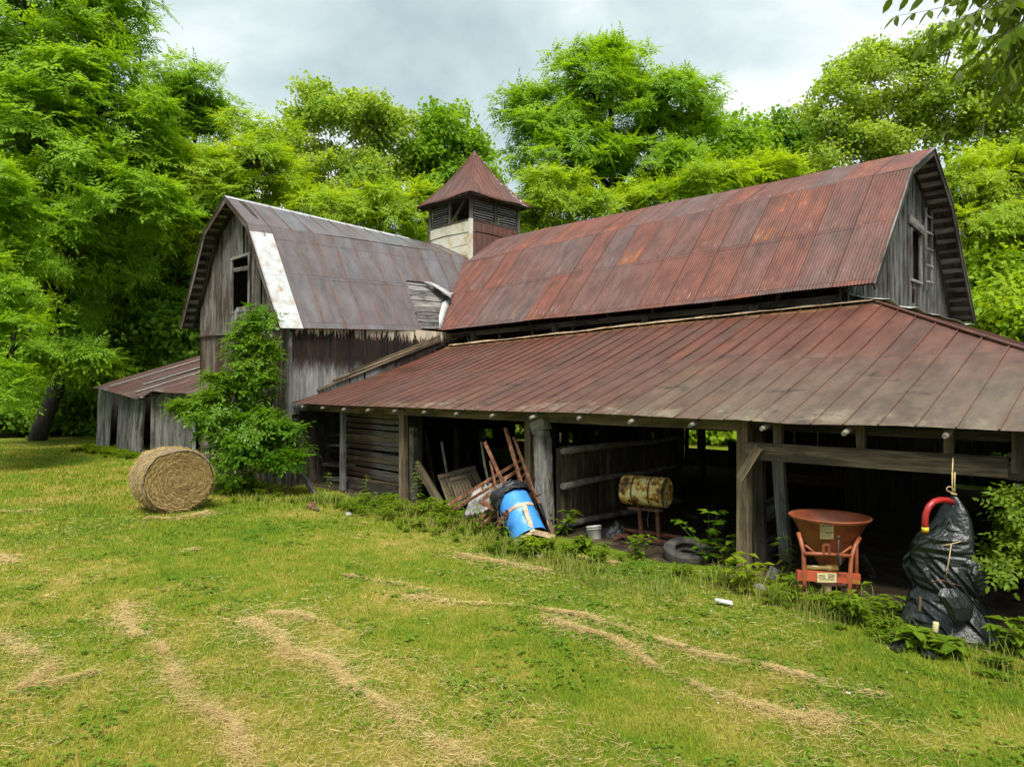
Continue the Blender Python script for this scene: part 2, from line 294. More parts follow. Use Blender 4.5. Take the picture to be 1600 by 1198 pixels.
# ------------------------------------------------------------------ mesh helpers
def nrm(v): v = np.asarray(v, float); return v/max(1e-9, np.linalg.norm(v))
class MB:
    def __init__(s): s.v = []; s.f = []; s.uv = []; s.sm = []
    def face(s, pts, uv=None, smooth=False):
        i = len(s.v); s.v += [tuple(map(float, p)) for p in pts]; s.f.append(tuple(range(i, i+len(pts))))
        s.uv += list(uv) if uv is not None else [(0, 0)]*len(pts); s.sm.append(smooth)
    def hexa(s, c, u0=0., v0=None):
        """8 corners: bottom 0-3, top 4-7 (same order); uv: u across, v along 0->4"""
        i = len(s.v); s.v += [tuple(map(float, p)) for p in c]
        c = np.asarray(c, float)
        L = np.linalg.norm(c[4]-c[0]); w0 = np.linalg.norm(c[1]-c[0]); w1 = np.linalg.norm(c[2]-c[1])
        a = 0. if v0 is None else v0
        for q, uu in (((0, 1, 5, 4), w0), ((1, 2, 6, 5), w1), ((2, 3, 7, 6), w0), ((3, 0, 4, 7), w1)):
            s.f.append(tuple(i+k for k in q)); s.uv += [(u0, a), (u0+uu, a), (u0+uu, a+L), (u0, a+L)]; s.sm.append(False)
        for q in ((3, 2, 1, 0), (4, 5, 6, 7)):
            s.f.append(tuple(i+k for k in q)); s.uv += [(u0, a), (u0+w0, a), (u0+w0, a+.02), (u0, a+.02)]; s.sm.append(False)
    def bar(s, p0, p1, w, t, up=(0, 0, 1), jit=0., taper=1.):
        p0 = np.asarray(p0, float); p1 = np.asarray(p1, float); d = nrm(p1-p0)
        a = np.cross(d, up)
        if np.linalg.norm(a) < 1e-3: a = np.cross(d, (1, 0, 0))
        a = nrm(a); b = nrm(np.cross(a, d))
        cs = []
        for p, k in ((p0, 1.), (p1, taper)):
            for x, y in ((-1, -1), (1, -1), (1, 1), (-1, 1)):
                cs.append(p+a*x*w/2*k+b*y*t/2*k+(rng.normal(0, jit, 3) if jit else 0))
        s.hexa(cs)
    def tube(s, pts, r, n=8, smooth=True, cap=True, vs=1.):
        pts = np.asarray(pts, float); k = len(pts)
        rr = np.broadcast_to(np.asarray(r, float), (k,)); i0 = len(s.v)
        tg = np.gradient(pts, axis=0); tg /= np.maximum(1e-9, np.linalg.norm(tg, axis=1))[:, None]
        ref = np.array([0, 0, 1.]) if abs(tg[0][2]) < .9 else np.array([1., 0, 0])
        a = nrm(np.cross(tg[0], ref)); L = 0.; ls = []
        for j in range(k):
            a = nrm(a-tg[j]*(a@tg[j])); b = np.cross(tg[j], a)
            if j: L += np.linalg.norm(pts[j]-pts[j-1])
            ls.append(L)
            for q in range(n):
                th = 2*math.pi*q/n; s.v.append(tuple(pts[j]+(a*math.cos(th)+b*math.sin(th))*rr[j]))
        for j in range(k-1):
            for q in range(n):
                q2 = (q+1) % n
                s.f.append((i0+j*n+q, i0+j*n+q2, i0+(j+1)*n+q2, i0+(j+1)*n+q)); s.sm.append(smooth)
                c = 2*math.pi*rr[j]/n
                s.uv += [(q*c, ls[j]*vs), ((q+1)*c, ls[j]*vs), ((q+1)*c, ls[j+1]*vs), (q*c, ls[j+1]*vs)]
        if cap:
            for j, o in ((0, -1), (k-1, 1)):
                f = [i0+j*n+q for q in range(n)]
                s.f.append(tuple(f[::o])); s.uv += [(0, 0)]*n; s.sm.append(False)
    def lathe(s, prof, o, ax, n=48, smooth=True, seed=None):
        """prof: list of (radius, height along axis)"""
        o = np.asarray(o, float); ax = nrm(ax)
        a = np.cross(ax, (0, 0, 1.) if abs(ax[2]) < .9 else (1., 0, 0)); a = nrm(a); b = np.cross(ax, a); i0 = len(s.v)
        for r, h in prof:
            for q in range(n):
                th = 2*math.pi*q/n; s.v.append(tuple(o+ax*h+(a*math.cos(th)+b*math.sin(th))*r))
        for j in range(len(prof)-1):
            for q in range(n):
                q2 = (q+1) % n
                s.f.append((i0+j*n+q, i0+j*n+q2, i0+(j+1)*n+q2, i0+(j+1)*n+q)); s.sm.append(smooth)
                s.uv += [(q/n*3, prof[j][1]), ((q+1)/n*3, prof[j][1]), ((q+1)/n*3, prof[j+1][1]), (q/n*3, prof[j+1][1])]
    def grid(s, P, uv=None, smooth=True, keep=None):
        """P[i][j] array of points"""
        P = np.asarray(P, float); a, b = P.shape[:2]; i0 = len(s.v); s.v += [tuple(p) for p in P.reshape(-1, 3)]
        for i in range(a-1):
            for j in range(b-1):
                if keep is not None and not keep[i][j]: continue
                q = [(i, j), (i+1, j), (i+1, j+1), (i, j+1)]
                s.f.append(tuple(i0+x*b+y for x, y in q)); s.sm.append(smooth)
                s.uv += [tuple(uv[x][y]) for x, y in q] if uv is not None else [(x*.1, y*.1) for x, y in q]
    def build(s, name, mat, parent=None, solid=0.):
        me = bpy.data.meshes.new(name); me.from_pydata(s.v, [], s.f)
        ul = me.uv_layers.new(name='UVMap'); ul.data.foreach_set('uv', np.asarray(s.uv, 'f').ravel())
        me.polygons.foreach_set('use_smooth', s.sm); me.materials.append(M[mat] if isinstance(mat, str) else mat)
        me.update()
        o = bpy.data.objects.new(name, me); COL.objects.link(o)
        if parent is not None:
            o.parent = parent; o.matrix_parent_inverse = parent.matrix_world.inverted() if False else Matrix.Translation(-Vector(parent.location))
        if solid:
            md = o.modifiers.new('thickness', 'SOLIDIFY'); md.thickness = solid; md.offset = 0
        return o
def empty(name, loc=(0, 0, 0)):
    o = bpy.data.objects.new(name, None); o.empty_display_size = .2; COL.objects.link(o); o.location = tuple(map(float, loc)); return o
def tag(o, label=None, cat=None, group=None, kind=None):
    if label: o['label'] = label
    if cat: o['category'] = cat
    if group: o['group'] = group
    if kind: o['kind'] = kind
    return o
def copy_tree(o, parent=None):
    c = o.copy(); COL.objects.link(c)
    if parent is not None: c.parent = parent
    for ch in o.children: copy_tree(ch, c)
    return c
def soup(name, V, F4, mat, parent=None, smooth=False):
    """big quad/tri mesh from numpy arrays"""
    me = bpy.data.meshes.new(name); k = F4.shape[1]
    me.vertices.add(len(V)); me.vertices.foreach_set('co', np.asarray(V, 'f').ravel())
    me.loops.add(F4.size); me.loops.foreach_set('vertex_index', F4.astype('i').ravel())
    me.polygons.add(len(F4)); me.polygons.foreach_set('loop_start', np.arange(0, F4.size, k, dtype='i'))
    me.polygons.foreach_set('loop_total', np.full(len(F4), k, 'i'))
    if smooth: me.polygons.foreach_set('use_smooth', np.ones(len(F4), bool))
    me.materials.append(M[mat]); me.update(); me.validate()
    o = bpy.data.objects.new(name, me); COL.objects.link(o)
    if parent is not None: o.parent = parent; o.matrix_parent_inverse = Matrix.Translation(-Vector(parent.location))
    return o
def smooth_noise(x, y, sc_, seed=0):
    x = np.asarray(x)*sc_; y = np.asarray(y)*sc_
    xi = np.floor(x).astype(int); yi = np.floor(y).astype(int); fx = x-xi; fy = y-yi
    fx = fx*fx*(3-2*fx); fy = fy*fy*(3-2*fy)
    def h(a, b):
        n = (a*374761393+b*668265263+seed*974711) & 0x7fffffff
        n = ((n ^ (n >> 13))*1274126177) & 0x7fffffff
        return ((n ^ (n >> 16)) & 0xffff)/65535.
    return (h(xi, yi)*(1-fx)+h(xi+1, yi)*fx)*(1-fy)+(h(xi, yi+1)*(1-fx)+h(xi+1, yi+1)*fx)*fy

# ------------------------------------------------------------------ ground
def ground_z(x, y):
    x = np.asarray(x, float); y = np.asarray(y, float)
    return .05*(smooth_noise(x, y, .45, 3)-.5)+.12*(smooth_noise(x, y, .12, 4)-.5)*np.clip((np.hypot(x, y)-8)/20, 0, 1)*0+np.clip((np.hypot(x, y)-52)/150, 0, 1)*10
def terrain(name, x0, x1, y0, y1, n, mat, dz=0.):
    xs = np.linspace(x0, x1, n); ys = np.linspace(y0, y1, n); X, Y = np.meshgrid(xs, ys, indexing='ij')
    V = np.stack([X, Y, ground_z(X, Y)+dz], -1).reshape(-1, 3)
    i = np.arange(n*n).reshape(n, n); F = np.stack([i[:-1, :-1], i[1:, :-1], i[1:, 1:], i[:-1, 1:]], -1).reshape(-1, 4)
    return tag(soup(name, V, F, mat, smooth=True), kind='structure')
terrain('lawn', -52, 30, -14, 40, 330, 'lawn')
far = MB()
xs = np.linspace(-500, 500, 126); ys = np.linspace(-500, 600, 138)
far.grid([[(x, y, float(ground_z(x, y))-.12) for y in ys] for x in xs])
tag(far.build('forest_floor', 'forest'), kind='structure')
sl = MB()
def soil_patch(x0, x1, y0, y1, nx, ny, edge=0.):
    P = []
    for i in range(nx+1):
        row = []
        for j in range(ny+1):
            x = x0+(x1-x0)*i/nx; y = y0+(y1-y0)*j/ny
            if j == 0: y += edge*(smooth_noise(x, 0, 1.3, 9)-.5)
            row.append((x, y, float(ground_z(x, y))+.004+(.05*smooth_noise(x, y, 2.2, 5) if 0 < j else 0.)))
        P.append(row)
    sl.grid(P)
soil_patch(-20.3, 2., 10.6, 25.2, 110, 70, .5)
tag(sl.build('soil_floor', 'soil'), kind='structure')

# ------------------------------------------------------------------ barn
barn = tag(empty('barn', (-14, 18, 0)), 'old abandoned L shaped barn with rusted metal gambrel roofs, cupola and open shed', 'barn')
def lerp(a, b, t): return np.asarray(a, float)*(1-t)+np.asarray(b, float)*t
def boards(mb, p0, p1, zb, zt, wr=(.15, .25), th=.025, gap=.006, openings=(), lean=0., skip=0., zj=.03, nrmside=None):
    """vertical boards along p0->p1 (xy); zb, zt are functions of distance s; openings (s0, s1, z0, z1)"""
    p0 = np.array(p0[:2], float); p1 = np.array(p1[:2], float); L = np.linalg.norm(p1-p0); d = (p1-p0)/L; n = np.array([-d[1], d[0]])
    s = 0.
    while s < L-.03:
        w_ = min(rng.uniform(*wr), L-s); a, b = s+gap/2, s+w_-gap/2; s += w_
        if rng.random() < skip: continue
        off = rng.normal(0, .006); tilt = rng.normal(0, .004)
        if a > b-.02: continue
        mid = (a+b)/2; segs = [(None, None)]
        cuts = [(o[2], o[3]) for o in openings if o[0] < mid < o[1]]
        spans = []; lo = zb(mid)+rng.uniform(-zj, zj)
        for c0, c1 in sorted(cuts):
            spans.append((lo, lo, c0, c0)); lo = c1
        spans.append((lo, lo, zt(a), zt(b)))
        for z0a, z0b, z1a, z1b in spans:
            if min(z1a, z1b)-z0a < .05: continue
            cs = []
            for (za, zb_) in ((z0a, z0b), (z1a, z1b)):
                for ss, side in ((a, -1), (b, -1), (b, 1), (a, 1)):
                    z = za if ss == a else zb_
                    q = p0+d*(ss+lean*z+tilt*z)+n*(side*th/2+off)
                    cs.append((q[0], q[1], z))
            # keep uv v = height
            mb.hexa(cs, u0=ss*1., v0=z0a)

# --- wing roof (left) profile and run
F = [at(281, 513, Y=9.33), at(318, 363, Y=9.38), at(352, 307, Y=9.5), at(386, 349, Y=9.6), at(438, 513, Y=9.7)]
YB = 25.4
dR = at(722, 392, X=-24.4)-F[2]; dK = at(717, 399, X=-22.72)-F[3]; dE = at(690, 517, Y=16.3)-F[4]
def run(p, d, y): return p+d*((y-p[1])/d[1])
Bk = [run(F[0], dE, YB), run(F[1], dR, YB), run(F[2], dR, YB), run(F[3], dK, YB), run(F[4], dE, YB)]
# --- main roof (right) profile on X = -5.29
XR = -5.29
G = [at(1365.5, 443.6, X=XR), at(1425.6, 262.6, X=XR), at(1460, 232, X=XR), at(1488, 316, X=XR), at(1524, 501, X=XR)]
XL = -24.0
def runx(p, q, x): d = q-p; return p+d*((x-p[0])/d[0])
gl = [at(700, 515, Y=G[0][1]), at(830, 389, Y=G[1][1]), at(830, 362.5, Y=G[2][1])]
Gl = [runx(G[0], gl[0], XL), runx(G[1], gl[1], XL), runx(G[2], gl[2], XL)]
Gl += [runx(G[3], G[3]+(gl[1]-G[1]), XL), runx(G[4], G[4]+(gl[0]-G[0]), XL)]

def roof_slope(mb, A0, A1, B0, B1, ncol, rows, corr=None, lap=.006, sag=0., sheet=None, u_off=0., v_off=0., keep=None, seed=1, thick=.012):
    """slope between edge A (A0->A1, upper) and edge B (B0->B1, lower); u along, v down the slope; rows = list of t breaks per sheet course"""
    L = np.linalg.norm(A1-A0); S = np.linalg.norm(B0-A0)
    n = nrm(np.cross(A1-A0, B0-A0)); n = n if n[2] > 0 else -n
    for ri in range(len(rows)-1):
        sub = 5; ts = np.linspace(rows[ri], rows[ri+1]+(.008 if ri < len(rows)-2 else 0), sub+1)
        P = []; UV = []; K = []
        for i in range(ncol+1):
            s = i/ncol; u = s*L; row = []; uvr = []; kr = []
            for k, t in enumerate(ts):
                p = lerp(lerp(A0, A1, s), lerp(B0, B1, s), t)
                h = lap*(len(rows)-1-ri)*1. if not corr else lap*(len(rows)-1-ri)
                h += lap*k/sub*.0
                if corr: h += corr[0]*math.sin(2*math.pi*u/corr[1])
                if sheet: h += .004*((int(u/sheet) % 2)-.5)+.010*(smooth_noise(int(u/sheet), ri, 1., seed)-.5)*t
                h += sag*(smooth_noise(u, t*S, .5, seed)-.5)
                row.append(p+n*(h+thick)); uvr.append((u+u_off, t*S+v_off))
                kr.append(True if keep is None else keep(lerp(lerp(A0, A1, (i+.5)/ncol), lerp(B0, B1, (i+.5)/ncol), t+(ts[1]-ts[0])/2)))
            P.append(row); UV.append(uvr); K.append(kr)
        mb.grid(P, UV, smooth=True, keep=K)
def rib(mb, p, q, w_, h_, up, u, va, vb):
    mb.bar(p, q, w_, h_, up=up); mb.uv[-24:] = [(u, va), (u, va), (u, vb), (u, vb)]*6
def ribs(mb, A0, A1, B0, B1, pitch, w=.022, h=.022, keep=None, segs=6, u_off=0.):
    L = np.linalg.norm(A1-A0); n = nrm(np.cross(A1-A0, B0-A0)); n = n if n[2] > 0 else -n
    k = math.ceil((u_off)/pitch)
    while k*pitch-u_off <= L:
        s = (k*pitch-u_off)/L; a = lerp(A0, A1, s); b = lerp(B0, B1, s)
        for q in range(segs):
            p, r = lerp(a, b, q/segs), lerp(a, b, (q+1)/segs)
            if keep is None or keep((p+r)/2): rib(mb, p+n*.02, r+n*.02, w, h, n, k*pitch+pitch*.4, q*.3, q*.3+.3)
        k += 1
def inpoly(p, poly):
    x, y = p; c = False; j = len(poly)-1
    for i in range(len(poly)):
        xi, yi = poly[i]; xj, yj = poly[j]
        if (yi > y) != (yj > y) and x < (xj-xi)*(y-yi)/(yj-yi)+xi: c = not c
        j = i
    return c
HOLE = [(632, 434), (640, 436), (646, 442), (653, 440), (661, 447), (668, 443), (682, 450), (697, 459), (700, 470), (692, 480), (686, 500), (690, 530), (656, 530), (655, 508), (651, 503), (648, 480), (640, 462), (641, 452)]
def hole_keep(p):
    q = proj(p); return not inpoly(q[:2], HOLE)
LW = np.linalg.norm(Bk[4]-F[4])
white_s = .80/LW
def sub_edge(A, B, s0, s1): return lerp(A, B, s0), lerp(A, B, s1)
mb = MB()
for (a, b, nm) in ((2, 3, 1), (3, 4, 2)):        # right hand slopes, seen from the front
    s0 = 0. if nm == 1 else white_s
    A0, A1 = sub_edge(F[a], Bk[a], s0, 1.); B0, B1 = sub_edge(F[b], Bk[b], s0, 1.)
    rows = [0, 1.] if nm == 1 else [0, .12, .50, 1.]
    uo = s0*LW
    roof_slope(mb, A0, A1, B0, B1, 170, rows, sag=.05, sheet=.8, u_off=uo, v_off=0 if nm == 1 else 4.0, keep=hole_keep if nm == 2 else None, seed=nm)
    ribs(mb, A0, A1, B0, B1, .8, .02, .02, hole_keep if nm == 2 else None, 14, u_off=uo)
for (a, b) in ((1, 2), (0, 1)):
    roof_slope(mb, F[b], Bk[b], F[a], Bk[a], 60, [0, 1.], sag=.03, sheet=.8, seed=5)
mb.build('wing_roof', 'roof_wing', barn)
mb = MB()
A0, A1 = sub_edge(F[3], Bk[3], 0, white_s); B0, B1 = sub_edge(F[4], Bk[4], 0, white_s)
roof_slope(mb, lerp(A0, B0, .08), lerp(A1, B1, .08), B0, B1, 8, [0, .45, 1.], sag=.02)
ribs(mb, lerp(A0, B0, .08), lerp(A1, B1, .08), B0, B1, .46, .02, .012)
tag(mb.build('rake_panel', 'white_metal', barn), 'white painted sheet at the gable edge')
mb = MB(); roof_slope(mb, A0, A1, lerp(A0, B0, .08), lerp(A1, B1, .08), 8, [0, 1.]); mb.build('knee_sheet', 'roof_wing', barn)
mb = MB()
a, b = F[2]+np.array([0, -.03, .035]), lerp(F[2], Bk[2], .50)+np.array([0, 0, .035])
for sgn in (0, 1):
    q = F[3] if sgn else F[1]; dd = nrm(q-F[2])*.17
    mb.face([a, b, b+dd, a+dd] if sgn else [a, a+dd, b+dd, b])
tag(mb.build('ridge_cap', 'flashing', barn, solid=.006), 'pale galvanised ridge cap along half the wing ridge')
mb = MB()
a, b = lerp(F[2], Bk[2], .50)+np.array([0, 0, .03]), Bk[2]+np.array([0, 0, .03])
for sgn in (0, 1):
    q = F[3] if sgn else F[1]; dd = nrm(q-F[2])*.13
    mb.face([a, b, b+dd, a+dd] if sgn else [a, a+dd, b+dd, b])
mb.build('ridge_cap', 'roof_wing', barn, solid=.006)
# torn sheets and the boards seen through the hole
mb = MB()
mid = [F[2], F[3], F[4]]
nlow = nrm(np.cross(Bk[3]-F[3], F[4]-F[3])); nlow = nlow if nlow[2] > 0 else -nlow
for k in range(11):
    t = .30+.064*k; a, b = lerp(F[3], F[4], t), lerp(Bk[3], Bk[4], t); dd = nrm(F[4]-F[3])
    mb.bar(lerp(a, b, .33)-nlow*.05, lerp(a, b, .62)-nlow*(.05+rng.uniform(0, .04)), .235, .03, up=nlow, jit=.02)
mb.build('roof_sheathing', 'wood_grey', barn)
def slope_pt(px, py, lift=0.):
    d = ray(px, py); t = ((F[3]-CAM)@nlow)/(d@nlow); return CAM+d*t+nlow*lift
mb = MB()      # curled sheet over the tear
ctrl = [[(660, 442, .02), (662, 443, .03)], [(669, 443, .06), (672, 450, .14)], [(680, 447, .10), (686, 464, .30)], [(691, 453, .10), (698, 476, .34)], [(700, 458, .06), (701, 472, .16)], [(707, 458, .03), (706, 463, .03)]]
P = []
for c in ctrl:
    a, b = slope_pt(*c[0]), slope_pt(*c[1]); P.append([lerp(a, b, t)+nlow*.09*math.sin(t*math.pi) for t in np.linspace(0, 1, 6)])
mb.grid(P); tag(mb.build('torn_sheet', 'flashing', barn, solid=.006), 'curled torn pale roof sheet over the hole')
mb = MB()
P = [[slope_pt(690, 474, .06), slope_pt(697, 470, .05), slope_pt(707, 462, .03)], [slope_pt(684, 495, .08), slope_pt(690, 492, .12), slope_pt(698, 486, .04)], [slope_pt(685, 514, .04), slope_pt(688, 516, .05), slope_pt(691, 514, .03)]]
mb.grid(P); tag(mb.build('valley_flashing', 'white_metal', barn, solid=.006), 'white valley flashing beside the hole')

# main roof
mb = MB()
LM = abs(XL-XR)
nc = int(LM/.0127/1.5)
roof_slope(mb, G[2], Gl[2], G[1], Gl[1], nc, [0, 1.], corr=(.009, .0762), sag=.05, sheet=.9, v_off=0, seed=11)
roof_slope(mb, G[1], Gl[1], G[0], Gl[0], nc, [0, .50, 1.], corr=(.009, .0762), sag=.06, sheet=.9, v_off=4.04, seed=12)
roof_slope(mb, G[2], Gl[2], G[3], Gl[3], 60, [0, 1.], seed=13); roof_slope(mb, G[3], Gl[3], G[4], Gl[4], 60, [0, 1.], seed=14)
mb.build('main_roof', 'roof_main', barn)
# purlins / decking under both gable overhangs
def overhang(nm, Pf, dvec, depth, nb):
    for (a, b) in ((0, 1), (1, 2), (2, 3), (3, 4)):
        mb = MB(); L = np.linalg.norm(Pf[b]-Pf[a]); n = nrm(np.cross(Pf[b]-Pf[a], dvec)); n = n if n[2] > 0 else -n
        k = int(L/.33)
        for q in range(k):
            p = lerp(Pf[a], Pf[b], (q+.5)/k)-n*.035
            mb.bar(p+dvec*.03, p+dvec*depth, .13+rng.uniform(-.04, .04), .025, up=n, jit=.004)
        mb.build('roof_decking', 'wood_grey', barn)
        mb = MB(); mb.bar(lerp(Pf[a], Pf[b], 0)+dvec*depth/2-n*.012, Pf[b]+dvec*depth/2-n*.012, depth*.98, .012, up=n); mb.build('soffit_shade_sheet', 'wood_dark', barn)  # dark sheet standing in for the shade on the rusty roof underside
    for (a, b) in ((0, 1), (1, 2), (2, 3), (3, 4)):
        n = nrm(np.cross(Pf[b]-Pf[a], dvec)); n = n if n[2] > 0 else -n
        m2 = MB(); m2.bar(Pf[a]+dvec*.02-n*.09, Pf[b]+dvec*.02-n*.09, .035, .15, up=np.cross(n, nrm(Pf[b]-Pf[a]))*-1 if False else n, jit=.004); m2.build('bargeboard', 'wood_dark' if nm else 'wood_brown', barn)
        m2 = MB(); m2.bar(Pf[a]+dvec*.0-n*.0+n*.012, Pf[b]+dvec*0+n*.012, .05, .02, up=n); m2.build('drip_edge', 'wood_grey' if nm else 'roof_wing', barn)
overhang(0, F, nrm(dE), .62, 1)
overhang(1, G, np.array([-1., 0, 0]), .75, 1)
for P_, dv in ((F, nrm(dE)*.45), (G, np.array([-.6, 0, 0]))):         # inner rafters under the overhang
    for (a, b) in ((0, 1), (1, 2), (2, 3), (3, 4)):
        n = nrm(np.cross(P_[b]-P_[a], dv)); n = n if n[2] > 0 else -n
        m2 = MB(); m2.bar(P_[a]+dv-n*.14, P_[b]+dv-n*.14, .06, .13, up=n); m2.build('rafter', 'wood_dark', barn)

# front gable wall of the wing
def prof_z(Pf, axis, off=-.06):
    xs = [p[axis] for p in Pf]; zs = [p[2] for p in Pf]
    if xs[0] > xs[-1]: xs = xs[::-1]; zs = zs[::-1]
    return lambda x: float(np.interp(x, xs, zs))+off
gz = prof_z(F, 0, -.09)
X0, X1 = -27.2, -20.42
wy = lambda x: 10.02+.04*(x+24)
wz = 5.05
p0, p1 = (X0, wy(X0)), (X1, wy(X1))
win = (at(364, 402, Y=10)[0]-X0, at(389, 402, Y=10)[0]-X0, at(377, 487, Y=10)[2], at(377, 403, Y=10)[2])
mb = MB(); boards(mb, p0, p1, lambda s: wz+.02, lambda s: gz(X0+s), (.12, .21), openings=[win], gap=.012, zj=.012); mb.build('gable_wall', 'wood_gable', barn)
mb = MB(); boards(mb, (X0, wy(X0)+.03), (X1, wy(X1)+.03), lambda s: -.1, lambda s: wz+.03, (.14, .24), gap=.014, skip=.02); mb.build('lower_wall', 'wood_brown', barn)
mb = MB(); mb.bar((X0-.05, wy(X0)-.03, wz), (X1+.05, wy(X1)-.03, wz), .05, .06); mb.build('wall_trim', 'wood_brown', barn)
wf = MB(); xa, xb = X0+win[0], X0+win[1]; yy = wy(xa)
for (q0, q1, ww) in (((xa-.06, yy-.03, win[2]-.1), (xa-.06, yy-.03, win[3]+.1), .11), ((xb+.06, yy-.03, win[2]-.05), (xb+.06, yy-.03, win[3]+.1), .11), ((xa-.1, yy-.035, win[3]+.05), (xb+.1, yy-.035, win[3]+.05), .09)):
    wf.bar(q0, q1, ww, .03, up=(0, -1, 0))
fo = wf.build('window', 'wood_grey', barn)
m2 = MB(); m2.bar((xa-.08, yy-.04, win[2]-.03), (xb+.08, yy-.04, win[2]-.03), .05, .05); m2.build('sill', 'wood_grey', fo).matrix_parent_inverse = Matrix()
m2 = MB(); m2.bar((xa-.05, yy+.02, win[3]-.34), (xb+.05, yy+.02, win[3]-.42), .03, .14, up=(0, 0, 1)); m2.build('loose_board', 'wood_grey', fo).matrix_parent_inverse = Matrix()
mb = MB(); boards(mb, (xa-.02, yy-.045), (xb-.05, yy-.045), lambda s: win[2]-.55, lambda s: win[2]+.06+.1*(s > .4), (.16, .2)); mb.build('patch_board', 'wood_grey', barn)
# right side wall of the wing above the shed roof and down to the ground
xw = X1+.02
mb = MB(); boards(mb, (xw, wy(X1)+.02), (xw-.1, 17.6), lambda s: 2.3+.405*max(0, s-.35), lambda s: 5.24, (.18, .30), gap=.006, zj=.05); mb.build('side_wall', 'wood_wallside', barn)
mb = MB(); boards(mb, (xw-.06, wy(X1)+.02), (xw-.16, 17.6), lambda s: -.05, lambda s: 5.2, (.16, .28), gap=.0); mb.build('inner_wall', 'wood_dark', barn)
mb = MB(); mb.bar((xw+.0, wy(X1)-.03, -.1), (xw, wy(X1)-.03, 5.0), .16, .1, up=(0, 1, 0)); mb.build('corner_board', 'wood_grey', barn)
for k in range(3):   # bare lath strips where wall meets shed roof
    mb = MB(); a = np.array([xw+.05, 10.5, 2.82+.1*k]); b = np.array([xw-.02, 16.3, 5.17+.1*k-.22]); mb.bar(lerp(a, b, .1+.1*k), lerp(a, b, .97), .03, .05, jit=.01); mb.build('lath', 'wood_post', barn)
ops = [(-15.4, -13.7, .72, 1.46), (-17.35, -17.0, .8, 1.3), (-13.5, -13.1, 1.1, 1.5)]
for qx0, qx1, qy0, qy1 in ((868, 880, 676, 690), (886, 897, 676, 690), (930, 937, 672, 680), (806, 821, 664, 688), (744, 752, 668, 680), (758, 768, 670, 684)):
    a, b = at(qx0, qy1, Y=25.2), at(qx1, qy0, Y=25.2); ops.append((a[0], b[0], a[2], b[2]))
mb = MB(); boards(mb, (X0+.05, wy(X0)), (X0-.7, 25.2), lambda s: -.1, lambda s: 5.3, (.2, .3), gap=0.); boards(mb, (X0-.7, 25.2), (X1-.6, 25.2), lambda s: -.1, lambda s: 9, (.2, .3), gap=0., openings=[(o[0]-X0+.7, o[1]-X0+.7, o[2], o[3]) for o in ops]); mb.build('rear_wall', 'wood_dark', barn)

# right gable wall of the main wing
gzb = prof_z(G, 1, -.08); xg = XR-.62
y0g, y1g = G[0][1]+.22, G[4][1]-.25
wop = (at(1423, 400, X=xg)[1]-y0g, at(1436, 400, X=xg)[1]-y0g, at(1430, 438, X=xg)[2], at(1430, 362, X=xg)[2])
mb = MB(); boards(mb, (xg, y0g), (xg, y1g), lambda s: 3.9+.2*math.sin(s*3), lambda s: gzb(y0g+s), (.11, .2), openings=[wop, (wop[0]+.1, wop[0]+.35, wop[2]-.65, wop[2]-.25)], gap=.028, skip=.01); mb.build('gable_wall', 'wood_gable_grey', barn)
mb = MB(); boards(mb, (xg-.16, y0g), (xg-.16, y1g), lambda s: 4.2, lambda s: gzb(y0g+s)-.1, (.3, .4), openings=[wop], gap=0.); mb.build('gable_lining', 'wood_dark', barn)
mb = MB(); boards(mb, (xg-.05, y0g), (xg-.05, y1g), lambda s: -.1, lambda s: 4.6, (.2, .3)); mb.build('lower_wall', 'wood_dark', barn)
wf = MB()
for yq in (y0g+wop[0]-.05, y0g+wop[1]+.05): wf.bar((xg+.03, yq, wop[2]-.05), (xg+.03, yq, wop[3]+.05), .09, .035, up=(1, 0, 0))
wf.bar((xg+.035, y0g+wop[0]-.12, wop[2]-.04), (xg+.035, y0g+wop[1]+.12, wop[2]-.04), .07, .06)
fo = wf.build('window', 'wood_grey', barn)
m2 = MB(); m2.bar((xg+.06, y0g+wop[0]-.3, wop[3]+.24), (xg+.06, y0g+wop[1]+.2, wop[3]+.1), .04, .26, up=(0, 0, 1)); m2.build('header_board', 'wood_grey', fo).matrix_parent_inverse = Matrix()
lad = MB()
ly0, ly1 = at(1447, 380, X=xg+.1)[1], at(1456, 380, X=xg+.1)[1]; lz0, lz1 = at(1452, 455, X=xg+.1)[2], at(1448, 326, X=xg+.1)[2]
for yq in (ly0, ly1): lad.bar((xg+.1, yq, lz0), (xg+.1, yq, lz1), .06, .04, up=(1, 0, 0))
for k in range(5): lad.bar((xg+.12, ly0-.03, lz0+.25+(lz1-lz0)*k/5), (xg+.12, ly1+.03, lz0+.27+(lz1-lz0)*k/5), .03, .05)
lad.build('wall_ladder', 'wood_grey', barn)

